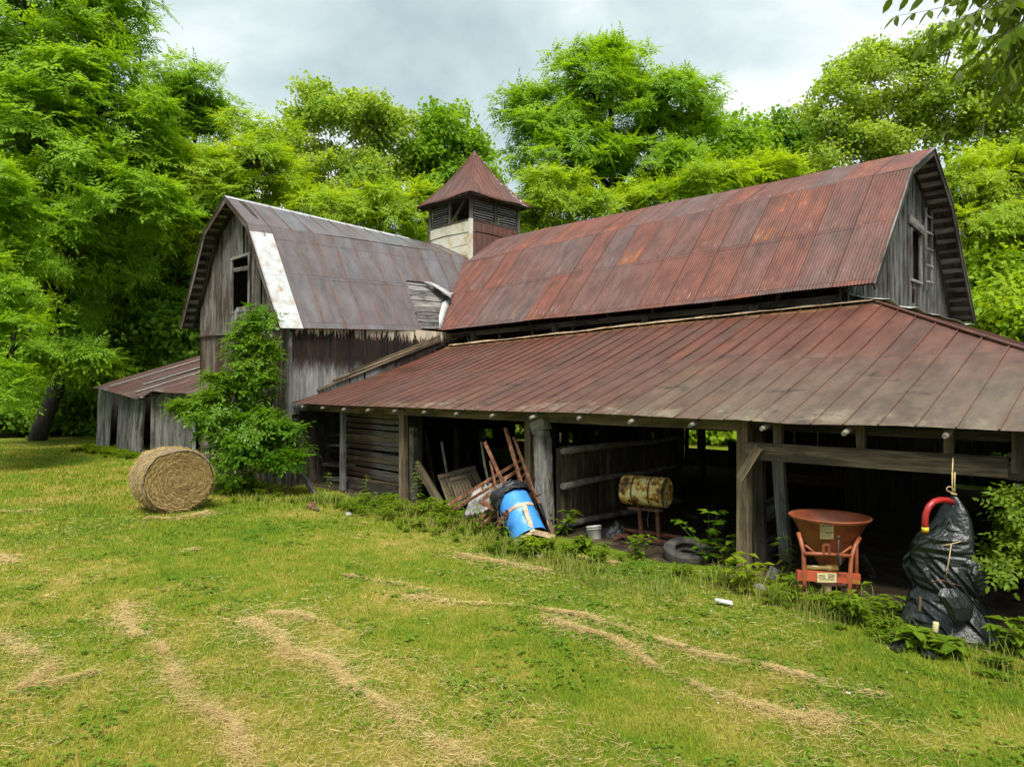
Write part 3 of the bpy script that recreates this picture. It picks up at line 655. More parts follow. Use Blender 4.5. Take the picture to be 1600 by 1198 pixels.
# cupola at the crossing
CX, CY, CH = -23.84, 20.78, 1.42
cup = tag(empty('cupola', (CX, CY, 8.6)), None); cup.parent = barn; cup.matrix_parent_inverse = Matrix.Translation(-Vector(barn.location))
def cbuild(mb, nm, mat, solid=0.):
    o = mb.build(nm, mat, None, solid); o.parent = cup; o.matrix_parent_inverse = Matrix.Translation(-(Vector(cup.location))) ; return o
ZL0, ZL1 = 10.40, 11.42
for nm, faces, mat in (('cream_siding', (0, 3), 'cream_metal'), ('rusty_siding', (1, 2), 'roof_cup')):
    mb = MB()
    for fi in faces:
        for k, (za, zb_) in enumerate(((8.2, 8.75), (8.75, 9.32), (9.32, 9.9), (9.9, ZL0))):
            o_ = .012*(k % 2)+.014; h = CH+o_
            c = [(-h, -h), (h, -h), (h, h), (-h, h)]; a, b = c[fi], c[(fi+1) % 4]
            P = []
            for s in np.linspace(0, 1, 8):
                x, y = a[0]+(b[0]-a[0])*s, a[1]+(b[1]-a[1])*s
                P.append([(CX+x*(1+.012*(1-t)), CY+y*(1+.012*(1-t)), za+(zb_-za)*t+.03*math.sin(s*5+k*2)*(t == 0)) for t in (0, .5, 1)])
            mb.grid(P, [[(s*2.8+fi*3, za+t*.57) for t in (0, .5, 1)] for s in np.linspace(0, 1, 8)], smooth=False)
    cbuild(mb, nm, mat, .01)
mb = MB()
for sx, sy in ((-1, -1), (1, -1), (1, 1), (-1, 1)): mb.bar((CX+sx*CH, CY+sy*CH, 8.2), (CX+sx*CH, CY+sy*CH, ZL1), .12, .12)
for sx, sy in ((1, 0), (0, -1), (-1, 0), (0, 1)): mb.bar((CX+sx*CH, CY+sy*CH, ZL0), (CX+sx*CH, CY+sy*CH, ZL1), .1, .08)
for z in (ZL0, ZL1-.04):
    c = [(-CH, -CH), (CH, -CH), (CH, CH), (-CH, CH)]
    for i in range(4): mb.bar((CX+c[i][0], CY+c[i][1], z), (CX+c[(i+1) % 4][0], CY+c[(i+1) % 4][1], z), .09, .08)
cbuild(mb, 'frame', 'wood_brown')
mb = MB(); mb.bar((CX+CH+.045, CY-CH-.045, 8.6), (CX+CH+.045, CY-CH-.045, ZL0), .14, .14); cbuild(mb, 'corner_trim', 'cream_metal')
def louver(fi, half):
    mb = MB(); c = [(-1, -1), (1, -1), (1, 1), (-1, 1)]; a, b = np.array(c[fi])*CH, np.array(c[(fi+1) % 4])*CH
    s0, s1 = (.05, .46) if half == 0 else (.54, .95); n_ = nrm(np.array([(a+b)[0], (a+b)[1], 0]))
    for k in range(8):
        z = ZL0+.1+k*.108
        p, q = lerp(a, b, s0), lerp(a, b, s1)
        mb.bar((CX+p[0], CY+p[1], z), (CX+q[0], CY+q[1], z+rng.normal(0, .006)), .11, .014, up=nrm(n_*.7+np.array([0, 0, .7])))
    cbuild(mb, 'louver_panel', 'wood_grey')
for fi, hf in ((0, 0), (1, 0), (1, 1), (2, 0), (2, 1), (3, 0), (3, 1)): louver(fi, hf)
mb = MB(); mb.bar((CX+.12, CY-CH+.02, ZL0+.05), (CX+1.0, CY-CH+.02, ZL1-.1), .04, .14, up=(0, 0, 1)); cbuild(mb, 'brace', 'wood_brown')
mb = MB(); HO = 1.86; ZE, ZA = 11.40, 13.98
c = [(-1, -1), (1, -1), (1, 1), (-1, 1)]
def chs(t): return HO*((1-t)**1.0-.10*math.sin(t*math.pi)*(1-t*.4))
for fi in range(4):
    P = []; UV = []
    for s in np.linspace(0, 1, 60):
        row = []; uvr = []
        for t in np.linspace(0, .985, 14):
            h = chs(t); x = c[fi][0]+(c[(fi+1) % 4][0]-c[fi][0])*s; y = c[fi][1]+(c[(fi+1) % 4][1]-c[fi][1])*s
            nn = np.array([(c[fi][0]+c[(fi+1) % 4][0])/2., (c[fi][1]+c[(fi+1) % 4][1])/2., 0])
            wv = .008*math.sin(s*60)*(1-t)
            row.append((CX+x*h+nn[0]*wv, CY+y*h+nn[1]*wv, ZE+(ZA-ZE)*t+(.03*math.sin(s*9+fi) if t == 0 else 0)))
            uvr.append((fi*7+(s-.5)*2*h+3, 5-t*3))
        P.append(row); UV.append(uvr)
    mb.grid(P, UV)
cbuild(mb, 'roof', 'roof_cup', .012)
mb = MB()
for k in range(4):
    mb.tube([(CX+c[k][0]*chs(t), CY+c[k][1]*chs(t), ZE+(ZA-ZE)*t+.01) for t in np.linspace(0, .98, 10)], .035, 6)
mb.lathe([(.16, -.22), (.10, -.05), (.03, .06), (0, .08)], (CX, CY, ZA), (0, 0, 1), 16)
cbuild(mb, 'hip_cap', 'roof_cup')
mb = MB()
for k in range(4): a, b = np.array(c[k])*CH*1.25, np.array(c[(k+1) % 4])*CH*1.25; mb.bar((CX+a[0], CY+a[1], ZE-.02), (CX+b[0], CY+b[1], ZE-.02), .10, .05)
mb.face([(CX-CH*1.2, CY-CH*1.2, ZE+.0), (CX+CH*1.2, CY-CH*1.2, ZE), (CX+CH*1.2, CY+CH*1.2, ZE), (CX-CH*1.2, CY+CH*1.2, ZE)])
cbuild(mb, 'eave_board', 'wood_dark')

# open shed along the main wing
YE, YT = 10.2, 16.45
HT = at(1366, 472, Y=YT); TL = at(704, 542, Y=YT)
XC = HT[0]+(YT-YE); ZEv = 2.55
ex = np.array([-20.25, -17, -14.66, -9.8, -7.5, -5.32, -4.45, -3., -1.65, XC+.02])
ez = np.array([at(462, 631, Y=YE)[2], at(540, 634.5, Y=YE)[2], at(620, 637, Y=YE)[2], at(835, 645.5, Y=YE)[2], at(985, 650.5, Y=YE)[2], at(1155, 655.5, Y=YE)[2], at(1240, 663, Y=YE)[2], at(1400, 667, Y=YE)[2], at(1600, 676, Y=YE)[2], 2.5])
def eave_z(x): return float(np.interp(x, ex, ez))
def top_z(x): return float(np.interp(x, [-20.6, HT[0]], [TL[2], HT[2]]))
def shed_pt(x, f):       # f: 0 at the eave, 1 at the top line (Y = YT), smooth sag
    y = YE+(YT-YE)*f
    z0 = eave_z(x); z1 = top_z(min(x, HT[0])) if x <= HT[0] else HT[2]
    sg = -.08*math.sin(f*math.pi)+.05*(smooth_noise(x, y, .35, 21)-.5)
    return np.array([x, y, z0+(z1-z0)*f+sg])
mb = MB(); PITCH = .46; x = -20.3; k = 0
LS = math.hypot(YT-YE, 2.45)
while x < XC-.02:
    xb = min(x+PITCH, XC)
    fa = 1. if x <= HT[0] else (XC-x)/(XC-HT[0]); fb = 1. if xb <= HT[0] else (XC-xb)/(XC-HT[0])
    for lo, hi, lift in ((0., .53+.03*rng.uniform(-1, 1), 0.), (.50, 1., .008)):
        if lift: lo = .50
        N = 7; P = []; UV = []
        off = rng.uniform(0, .006)
        for xx, ff, e in ((x, fa, 0), ((x+xb)/2, (fa+fb)/2, .004), (xb, fb, 0)):
            row = []; uvr = []
            for q in range(N+1):
                f = lo+(hi-lo)*q/N; f = min(f, ff)
                pnt = shed_pt(xx, f); lf = (.010 if not lift else 0.)+off+e
                row.append(pnt+np.array([0, -.37, .93])*(lf-.0)); uvr.append((k*PITCH+(xx-x)*.999+.0005, LS*(1-f)))
            P.append(row); UV.append(uvr)
        mb.grid(P, UV, smooth=True)
    for q in range(9):       # standing seam
        f0, f1 = min(fa, q/9), min(fa, (q+1)/9)
        if f1-f0 < .01: continue
        rib(mb, shed_pt(x, f0)+np.array([0, 0, .022]), shed_pt(x, f1)+np.array([0, 0, .022]), .024, .022, (0, 0, 1), k*PITCH+.1, LS*(1-f0), LS*(1-f1))
    x = xb; k += 1
# the end slope round the gable
y = YE; 
def end_pt(y, f):
    fx = (y-YE)/(YT-YE) if y < YT else 1.
    fx = min(1., fx); f = min(f, fx)
    z0 = 2.5; return np.array([XC-(XC-HT[0])*f, y, z0+(HT[2]-z0)*f-.05*math.sin(f*math.pi)])
while y < 27:
    yb = y+PITCH; P = []; UV = []
    for yy in (y, yb):
        P.append([end_pt(yy, q/8)+np.array([.0, 0, .006]) for q in range(9)]); UV.append([(yy+12, LS*(1-q/8)) for q in range(9)])
    mb.grid(P, UV)
    for q in range(8):
        a, b = end_pt(y, q/8), end_pt(y, (q+1)/8)
        if np.linalg.norm(b-a) > .05: rib(mb, a+np.array([0, 0, .022]), b+np.array([0, 0, .022]), .024, .022, (0, 0, 1), y+12.1, 3., 3.3)
    y = yb
mb.build('shed_roof', 'roof_shed', barn)
mb = MB(); mb.tube([shed_pt(HT[0], 1)*1+np.array([0, 0, .03])]+[lerp(HT, (XC, YE, 2.5), t)+np.array([0, 0, .03-.05*math.sin(t*math.pi)]) for t in np.linspace(.05, 1, 12)], .035, 6); mb.build('hip_cap', 'roof_shed', barn)
# flashing where the shed meets the gable
mb = MB(); P = []
for i in range(14):
    t = i/13; y = YT-.1+8.6*t; z = HT[2]+.1-.0*t+.05*math.sin(i*2.1)
    P.append([(xg+.05, y, z+.12), (xg+.4, y, z+.0), (xg+.72, y, z-.06+.03*math.sin(i*1.7))])
mb.grid(P); tag(mb.build('flashing', 'flashing', barn, solid=.006), 'pale metal flashing at the foot of the gable')
mb = MB(); P = []   # rolled cap at the top edge of the shed roof
for i in range(40):
    x = -20.2+(HT[0]+20.2)*i/39; p = shed_pt(x, 1.)
    P.append([p+np.array([0, -.12, .03+.02*smooth_noise(x, 0, 3., 31)]), p+np.array([0, .02, .07+.06*smooth_noise(x, 0, 2., 32)]), p+np.array([0, .14, .03])])
mb.grid(P); mb.build('top_cap', 'rust_pale', barn, solid=.006)
# rafters, header, posts
for i in range(17):
    x = -19.7+i*1.23
    mb = MB(); a, b = shed_pt(x, -.012+.01*rng.random())-np.array([0, 0, .09]), shed_pt(min(x, HT[0]+.0) if x < HT[0] else x, 1. if x <= HT[0] else (XC-x)/(XC-HT[0]))-np.array([0, 0, .1])
    fm = 1. if x <= HT[0] else (XC-x)/(XC-HT[0])
    mb.tube([a]+[shed_pt(x, fm*t)-np.array([0, 0, .11]) for t in (.02, .15, .3, .45, .6, .8, 1.)], [.034]+[.045]*7, 8); mb.build('rafter', 'log', barn)
hx = [-20.2, -17.2, -14.9, -10.3, -7.6, -5.4]
for a, b in zip(hx[:-1], hx[1:]):
    mb = MB(); mb.bar((a, 10.75, eave_z(a)-.09), (b, 10.75, eave_z(b)-.09), .12, .22, jit=.008); mb.build('header_beam', 'wood_post', barn)
mb = MB(); mb.bar((-5.4, 10.8, 2.46), (XC-.3, 10.8, 2.42), .1, .12, jit=.008); mb.build('header_beam', 'wood_dark', barn)
def post(px, pyt, pyb, Y, w_, t_, mat, lean=0., name='post', jit=.008):
    a = at(px, pyb, Y=Y); top = at(px+lean, pyt, Y=Y); a[2] = min(a[2], float(ground_z(a[0], a[1])))-.08 if pyb > 750 else a[2]
    mb = MB(); N = 4
    mb.bar(a, top, w_, t_, up=(0, 1, 0), jit=jit); return mb.build(name, mat, barn)
post(536, 645, 768, 10.9, .17, .12, 'wood_grey')
post(631, 640, 785, 10.75, .20, .16, 'wood_post')
post(646, 668, 790, 11.3, .17, .15, 'log')
post(828, 650, 845, 10.95, .18, .14, 'wood_post')
def hewn(px, pyt, pyb, Y, w_, mat):
    a = at(px, pyb, Y=Y); a[2] = -.08; b = at(px-6, pyt, Y=Y); mb = MB(); P = []; UV = []
    for j in range(70):
        t = j/69; c_ = lerp(a, b, t); row = []; uvr = []
        for q in range(25):
            th = 2*math.pi*q/24; r = w_/2/max(abs(math.cos(th)), abs(math.sin(th)))**.8
            r *= 1+.10*(smooth_noise(th*3., t*26, 1., 41)-.5)+.16*max(0, smooth_noise(th*4., t*16, 1., 42)-.62)
            r *= 1-.12*(t > .93)
            row.append(c_+np.array([math.cos(th)*r, math.sin(th)*r, 0])); uvr.append((q*.035, t*2.6))
        P.append(row); UV.append(uvr)
    mb.grid(P, UV, smooth=False); return mb.build('hewn_post', mat, barn)
hewn(853, 672, 842, 10.72, .29, 'wood_hewn')
mb = MB(); q = at(845, 664, Y=10.72); mb.bar(q+np.array([-.18, -.02, -.08]), q+np.array([.2, -.02, .06]), .2, .26); mb.build('post_block', 'wood_hewn', barn)
post(1163, 655, 892, 10.75, .20, .17, 'wood_post')
post(1189, 660, 900, 11.15, .17, .14, 'wood_dark', lean=-4)
post(1229, 700, 878, 12.1, .20, .14, 'wood_hewn', lean=-14)
post(1217, 655, 694, 10.66, .12, .1, 'wood_post'); post(1346, 662, 704, 10.66, .12, .1, 'wood_post'); post(1484, 668, 712, 10.66, .11, .1, 'wood_post'); post(1592, 672, 740, 10.6, .14, .1, 'wood_beam')
for a, b, c_ in ((1170, 703, 0), (1450, 725, 1)):
    pass
mb = MB(); A_ = at(1168, 703, Y=10.55); B_ = at(1575, 731, Y=10.55); mb.bar(A_, B_, .13, .24, jit=.015); mb.build('tie_beam', 'wood_beam', barn)
mb = MB(); A2 = at(1572, 735, Y=10.62); mb.bar(A2, A2+np.array([2.4, .0, -.03]), .12, .22, jit=.012); mb.build('tie_beam', 'wood_beam', barn)
mb = MB(); mb.bar(at(1187, 699, Y=10.42), at(1156, 748, Y=10.42), .13, .04, up=(0, 1, 0), jit=.006); mb.build('brace', 'wood_post', barn)
for x in (-19, -15, -11.5, -8.2): 
    mb = MB(); mb.bar((x, 16.6, -.05), (x, 16.6, 5.2), .2, .2, jit=.01); mb.build('inner_post', 'wood_dark', barn)
for x in (-18.3, -12.2):
    mb = MB(); mb.bar((x, 20.8, -.05), (x, 20.8, 6.), .2, .2); mb.build('inner_post', 'wood_dark', barn)
for x in np.linspace(-19.4, -6.2, 9):      # struts in the slit between the two roofs
    mb = MB(); mb.bar((x, 16.75, 4.75), (x+rng.uniform(-.3, .3), 16.6, 5.6), .08, .09); mb.build('strut', 'wood_brown', barn)
mb = MB(); mb.bar((-20.3, 16.62, 5.12), (-6, 16.62, 5.2), .12, .16, jit=.01); mb.build('eave_plate', 'wood_dark', barn)
mb = MB(); boards(mb, (-24.2, 17.35), (-6, 17.35), lambda s: 4.3, lambda s: 5.75, (.3, .5), gap=.0); mb.build('loft_wall', 'wood_dark', barn)
# back wall of the main wing with openings to the trees behind
xb0 = X1-.6
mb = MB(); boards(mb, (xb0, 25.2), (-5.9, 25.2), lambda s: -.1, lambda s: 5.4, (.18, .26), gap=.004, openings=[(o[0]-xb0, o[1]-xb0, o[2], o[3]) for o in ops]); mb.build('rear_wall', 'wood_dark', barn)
# added boards across the shed's open end, out of view, to keep side light out
mb = MB(); boards(mb, (XC-.35, 11.), (XC-.35, 26.9), lambda s: -.1, lambda s: 2.55, (.2, .3), gap=.03, openings=[(1.4, 2.2, 1.6, 2.1)]); mb.build('light_block_wall', 'wood_dark', barn)
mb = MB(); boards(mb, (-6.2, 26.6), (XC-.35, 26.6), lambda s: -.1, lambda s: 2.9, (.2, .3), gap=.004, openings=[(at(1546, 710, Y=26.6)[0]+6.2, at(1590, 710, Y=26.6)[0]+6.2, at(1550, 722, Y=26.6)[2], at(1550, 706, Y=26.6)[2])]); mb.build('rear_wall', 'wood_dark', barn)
# slatted crib wall between first posts
for k in range(13):
    z = .32+k*.165; a = at(542, 700, Y=11.35); b = at(628, 700, Y=11.35)
    mb = MB(); mb.bar((a[0], 11.35+rng.uniform(-.04, .06), z+rng.normal(0, .015)+.02*k*.0), (b[0], 11.35, z+rng.normal(0, .03)), .03, .12+rng.uniform(-.02, .03), jit=.008); mb.build('crib_slat', 'wood_brown' if k % 4 else 'wood_post', barn)
mb = MB(); a = at(545, 760, Y=11.2); b = at(624, 768, Y=11.2); mb.bar((a[0], 11.2, .14), (b[0], 11.2, .2), .05, .36, jit=.01); mb.build('sill_board', 'wood_dark', barn)
mb = MB(); boards(mb, (a[0]-.1, 11.7), (b[0]+.3, 11.75), lambda s: 0, lambda s: 2.5, (.2, .3), gap=0); mb.build('crib_back', 'wood_dark', barn)
# board partition with pole rails
mb = MB(); boards(mb, (-9.85, 10.95), (-9.85, 15.8), lambda s: -.03, lambda s: 1.80+.06*math.sin(s*4), (.22, .34), gap=.01, zj=.04); mb.build('partition', 'wood_beam', barn)
for z0, z1 in ((1.74, 1.84), (1.0, 1.14), (.16, .22)):
    mb = MB(); mb.tube([(-9.74, 11+4.6*t, z0+(z1-z0)*t+.02*math.sin(t*7)) for t in np.linspace(0, 1, 8)], [.07, .075, .07, .065, .06, .06, .055, .05], 10); mb.build('pole_rail', 'log', barn)
for q in ((663, 672, 672, 780, 12.6), (712, 665, 705, 770, 13.6)):
    mb = MB(); mb.bar(at(q[0], q[1], Y=q[4]), at(q[2]+10, q[3], Y=q[4]), .12, .08, up=(0, 1, 0)); mb.build('inner_strut', 'wood_post', barn)

# ------------------------------------------------------------------ leaning lean-to at the left
lt = tag(empty('lean_to', (-35, 11, 0)), 'small sagging lean-to of leaning grey boards with patched rusty roof', 'shed')
YF = 9.75
ex1 = [at(143, 605, Y=9.3), at(190, 617, Y=9.3), at(219, 625, Y=9.25)]
ex2 = [at(219, 621, Y=9.35), at(238, 612, Y=9.35), at(275, 614.5, Y=9.35), at(316, 616, Y=9.35)]
def lean_roof(pts, nm, mat, dzt, sheet):
    mb = MB(); L = 0.
    for a, b in zip(pts[:-1], pts[1:]):
        top = np.array([0, 7.6, 2.62])
        n_ = max(2, int(np.linalg.norm(b-a)/.11)); P = []; UV = []
        for i in range(n_+1):
            s = i/n_; e = lerp(a, b, s); u = L+np.linalg.norm(b-a)*s
            P.append([e+top*t+np.array([0, 0, .014*math.sin(u*2*math.pi/.22)+.08*(smooth_noise(u, t*7, .6, 8)-.5)]) for t in np.linspace(0, 1, 12)])
            UV.append([(u, 8*(1-t)) for t in np.linspace(0, 1, 12)])
        mb.grid(P, UV); L += np.linalg.norm(b-a)
    return mb.build(nm, mat, lt)
lean_roof(ex1, 'roof', 'roof_lean', 0, .66); lean_roof(ex2, 'roof', 'roof_lean', 0, .66)
mb = MB()   # bare battens along the joint of the roof
for k in range(22):
    t = k/21; p = ex1[2]+np.array([0, 7.6, 2.62])*t*.98+np.array([-.1, 0, .13])
    mb.bar(p+np.array([-.45, 0, rng.normal(0, .02)]), p+np.array([.4+rng.uniform(-.1, .2), 0, rng.normal(0, .02)]), .24, .03, jit=.02)
mb.build('battens', 'wood_grey', lt)
mb = MB()
for (px_, s_) in ((-2.2, .0), (-3.7, .1), (-6.3, .0), (3.6, .1)):
    X_ = ex1[2][0]+px_; ee = ex1+ex2[1:]; p = np.array([X_, 9.3, np.interp(X_, [q[0] for q in ee], [q[2] for q in ee])+.05])
    mb = MB(); mb.bar(p+np.array([0, 7.6, 2.62])*(.05+s_), p+np.array([0, 7.6, 2.62])*.9, .3, .02); tag(mb.build('pale_sheet', 'sheet_pale', lt), 'pale strip of bare metal on the lean-to roof')
xl = lambda px, py=660: at(px, py, Y=YF)[0]
def ez_lt(x): return float(np.interp(x, [p[0] for p in ex1]+[p[0] for p in ex2[1:]], [p[2] for p in ex1]+[p[2] for p in ex2[1:]]))
mb = MB(); xa0, xa1 = xl(150), xl(223)
boards(mb, (xa0, YF), (xa1, YF), lambda s: -.05, lambda s: ez_lt(xa0+s)-.02, (.2, .38), lean=.16, gap=.05, openings=[(xl(172)-xa0, xl(181)-xa0, -.2, 2.3)], zj=.1, skip=.02)
mb.build('leaning_wall', 'wood_grey', lt)
mb = MB(); xb0_, xb1_ = xl(239), -27.35
boards(mb, (xb0_, YF+.05), (xb1_, YF+.05), lambda s: -.05, lambda s: ez_lt(xb0_+s)-.02, (.18, .3), gap=.02, zj=.08); mb.build('front_wall', 'wood_grey', lt)
mb = MB(); mb.bar((xl(240), YF-.05, -.05), (xl(240), YF-.05, 2.75), .14, .1, up=(0, 1, 0)); mb.bar((xa1-.1, YF-.1, -.05), (xa1+.5, YF-.1, 2.6), .16, .08, up=(0, 1, 0)); mb.bar((xl(214), YF+.6, 0), (xl(230), YF+.3, 2.3), .2, .05, up=(0, 1, 0)); mb.build('door_frame', 'wood_grey', lt)
mb = MB(); boards(mb, (xa0+.2, YF), (xa0+.2, 17), lambda s: 0, lambda s: 2.75+s*.33, (.25, .35)); boards(mb, (xa0, 13.5), (-27.4, 13.5), lambda s: 0, lambda s: 3.9, (.3, .4), gap=0); mb.build('inner_wall', 'wood_dark', lt)

# ------------------------------------------------------------------ hay bale
def bale():
    c = at(272, 757, D=17.35); c[2] = .76; r = .80
    ax = nrm(at(300, 700, D=17.35)-at(238, 700, D=17.75)); ax = nrm(np.array([ax[0], ax[1], 0])); view = nrm(np.array([CAM[0]-c[0], CAM[1]-c[1], 0]))
    ax = nrm(view*.86+np.array([ax[0], ax[1], 0])*.50)       # flat face turned to the viewer's right
    root = tag(empty('hay_bale', (c[0], c[1], 0)), 'round golden hay bale lying on the lawn in front of the barn gable', 'hay bale')
    side = np.cross(ax, (0, 0, 1.)); up = np.array([0, 0, 1.])
    W_ = 1.25
    def pt(r_, th, h):
        z = math.sin(th)*r_; x = math.cos(th)*r_
        k = 1+.09*(smooth_noise(th*2.2+9, h*1.5, 1., 51)-.5)+.03*(smooth_noise(th*7+9, h*4, 1., 55)-.5)
        z = max(z*.97, -.72+.02*math.sin(th*30)); return c+side*x*k*(1.05+.05*max(0, -z))+up*z*k+ax*h
    m1 = MB(); P = []; UV = []
    for i in range(121):
        th = 2*math.pi*i/120; row = []; uv = []
        for j in range(26):
            h = -W_/2-.15+W_*j/25; e = 1-.035*max(0, (j-22)/3)**2-.05*max(0, (3-j)/3)**2+.02*(smooth_noise(th*9, j*.5, 1., 57)-.5)
            row.append(pt(r*e*(1+.025*smooth_noise(th*14, j*.6, 1., 52)), th, h)); uv.append((th*.8, h))
        P.append(row); UV.append(uv)
    m1.grid(P, UV); m1.build('rolled_side', 'hay_side', root)
    m2 = MB(); P = []; UV = []
    for i in range(121):
        th = 2*math.pi*i/120; row = []; uv = []
        for j in range(34):
            t = j/33; rr = r*.97*t
            dep = .05+.09*(1-t)**2+.06*smooth_noise(th*4+t*7, t*30, 1., 53)*(.3+t)-.04*(t > .96)
            row.append(pt(rr, th, W_/2-.15-.12+dep)); uv.append((th*.9+t*4.5, t*1.2+th*.04))
        P.append(row); UV.append(uv)
    m2.grid(P, UV); m2.build('rolled_face', 'hay_face', root)
    # loose strands standing off face and side
    V = []; 
    for q in range(16000):
        th = rng.uniform(0, 2*math.pi)
        if q % 3:
            t = math.sqrt(rng.random())*.96; p = pt(r*.98*t, th, W_/2-.15-.03+.08*(1-t)**2+rng.normal(0, .012))
            d = nrm(side*(-math.sin(th))+up*math.cos(th)+ax*rng.normal(.1, .25)+rng.normal(0, .25, 3))
        else:
            p = pt(r*rng.uniform(1., 1.03), th, rng.uniform(-W_/2-.15, W_/2-.2)); d = nrm(side*(-math.sin(th))+up*math.cos(th)+ax*rng.normal(0, .5)+rng.normal(0, .3, 3))
        if p[2] < .01: continue
        L = rng.uniform(.06, .26); s_ = nrm(np.cross(d, rng.normal(0, 1, 3)))*.004
        V += [p-d*L/2-s_, p-d*L/2+s_, p+d*L/2]
    V = np.array(V); o = soup('loose_straw', V, np.arange(len(V)).reshape(-1, 3), 'straw', root); tag(o, kind='stuff')
    # hay fallen at the foot
    return root, c, side
bale_o = bale()

# ------------------------------------------------------------------ cone spreader
def spreader():
    D0 = 10.3
    def q(zx, zy, dd=0.): return at(1150+zx/2.9956, 640+zy/2.995, D=D0+dd)
    ctr = at(1296, 806, D=D0); root = tag(empty('fertilizer_spreader', (ctr[0], ctr[1], 0)), 'orange cone hopper fertilizer spreader standing under the tie beam', 'spreader')
    zr = ctr[2]; zb = .43
    m = MB(); H = zr-zb
    m.lathe([(.14, 0), (.175, .06), (.365, H*.55), (.532, H*.97), (.55, H), (.562, H+.005), (.566, H-.02), (.555, H-.035)], (ctr[0], ctr[1], zb), (0, 0, 1), 64)
    m.lathe([(.528, H*.96), (.355, H*.55), (.13, .0), (0., .0)], (ctr[0], ctr[1], zb+.006), (0, 0, 1), 64); 
    m.lathe([(.562, 0), (.577, .008), (.562, .02), (.55, .01)], (ctr[0], ctr[1], zr-.008), (0, 0, 1), 64)
    hop = m.build('hopper', 'orange_paint', root)
    vw = nrm(CAM-ctr); vw[2] = 0; vw = nrm(vw); rt = nrm(np.cross((0, 0, 1.), vw))*1.
    def onc(zx, zy, lift=.006):          # a point on the cone's near surface along a viewing ray
        d = ray(1150+zx/2.9956, 640+zy/2.995); best = None
        for t in np.linspace(9.3, 10.3, 400):
            p = CAM+d*t; rr = np.hypot(p[0]-ctr[0], p[1]-ctr[1]); lim = .155+(.532-.155)*np.clip((p[2]-zb)/(H*.97), 0, 1)+lift
            if rr <= lim: return p
        return CAM+d*9.8
    def panel(x0, y0, x1, y1, nm, mat, par, lift, n=6):
        m = MB(); m.grid([[onc(x0+(x1-x0)*i/n, y0+(y1-y0)*j/n, lift) for j in range(n+1)] for i in range(n+1)], smooth=True); return m.build(nm, mat, par)
    def lab(x0, y0, x1, y1):
        return panel(x0, y0, x1, y1, 'label_panel', 'label', hop, .012)
    lab(393, 535, 457, 605)
    for (x0, y0, x1, y1) in ((397, 541, 453, 545), (397, 541, 399, 572), (410, 545, 411, 572), (397, 550, 453, 551.5), (397, 557, 453, 558), (397, 564, 453, 565), (397, 571, 453, 572.5), (418, 574, 453, 577), (400, 584, 450, 585), (400, 591, 447, 592)):
        panel(x0, y0, x1, y1, 'print', 'ink', hop, .0155, 3)
    fr = -.55
    m = MB(); m.tube([q(292, 575, -.35), q(302, 610, -.42), q(315, 660, -.5), q(318, 740, fr), q(318, 800, fr), q(323, 845, fr)], .031, 10)
    m.build('frame_tube', 'orange_paint', root)
    m = MB(); m.tube([q(578, 598, -.35), q(556, 640, -.45), q(540, 690, -.5), q(535, 760, fr), q(532, 820, fr), q(530, 862, fr), q(518, 878, fr)], .031, 10)
    m.build('frame_tube', 'orange_paint', root)
    m = MB(); m.tube([q(318, 672, fr), q(430, 676, fr), q(536, 684, fr)], .028, 10); m.build('cross_tube', 'orange_paint', root)
    m = MB(); m.tube([q(322, 632, -.5), q(372, 672, fr)], .018, 8); m.tube([q(540, 640, -.5), q(488, 676, fr)], .018, 8); m.build('gusset_bar', 'orange_paint', root)
    m = MB(); a, b = q(410, 678, fr-.02), q(436, 678, fr-.02); u_ = np.array([0, 0, .14]); m.bar(a, a+u_, .025, .03); m.bar(b, b+u_, .025, .03); m.bar(a+u_, b+u_, .03, .03); m.build('hitch_loop', 'orange_paint', root)
    m = MB(); m.bar(q(284, 772, fr+.02), q(577, 790, fr+.02), .07, .135); bm_ = m.build('lower_beam', 'red_paint', root)
    def onb(zx, zy, l): return q(zx, zy, fr+.02-.045-l)
    for (x0, y0, x1, y1, mt, l) in ((380, 762, 470, 806, 'label', .0), (388, 772, 418, 776, 'ink', .003), (384, 782, 420, 785, 'ink', .003), (430, 768, 462, 771, 'ink', .003), (430, 775, 462, 777, 'ink', .003), (430, 781, 462, 783, 'ink', .003), (430, 787, 458, 789, 'ink', .003), (390, 792, 460, 794, 'ink', .003)):
        m = MB(); m.face([onb(x0, y1, l), onb(x1, y1+2, l), onb(x1, y0+2, l), onb(x0, y0, l)]); m.build('label_panel' if mt == 'label' else 'print', mt, bm_, solid=.001)
    m = MB(); m.tube([q(328, 737, fr+.12), q(420, 740, fr+.12), q(425, 740, fr+.12), q(472, 741, fr+.12)], [.034, .036, .046, .046], 12); m.build('shaft_guard', 'olive_yellow', root)
    m = MB(); m.face([q(356, 728, fr+.075), q(382, 731, fr+.075), q(382, 735, fr+.075), q(356, 732, fr+.075)]); m.build('sticker', 'white_plastic', root)
    m = MB(); m.tube([q(480, 592, -.62), q(479, 680, -.62), q(484, 755, -.6)], .010, 6); m.tube([q(480, 590, -.62), q(479, 604, -.62)], .016, 6); m.bar(q(484, 680, -.6), q(486, 720, -.6), .04, .03); m.build('control_lever', 'ink', root)
    m = MB(); m.lathe([(.05, 0), (.05, .1), (.03, .12), (.03, .3), (.042, .3), (.042, .34)], q(430, 822, fr+.1), (0, 0, -1), 14); m.build('drive_shaft', 'rust_pale', root)
    m = MB(); m.lathe([(.15, 0), (.10, -.1), (.06, -.16), (.03, -.2)], (ctr[0], ctr[1], zb+.01), (0, 0, 1), 24); m.lathe([(0, -.3), (.24, -.3), (.24, -.27), (0, -.27)], (ctr[0], ctr[1], zb+.05), (0, 0, 1), 24); m.build('spinner', 'rust_dark', root)
    m = MB()
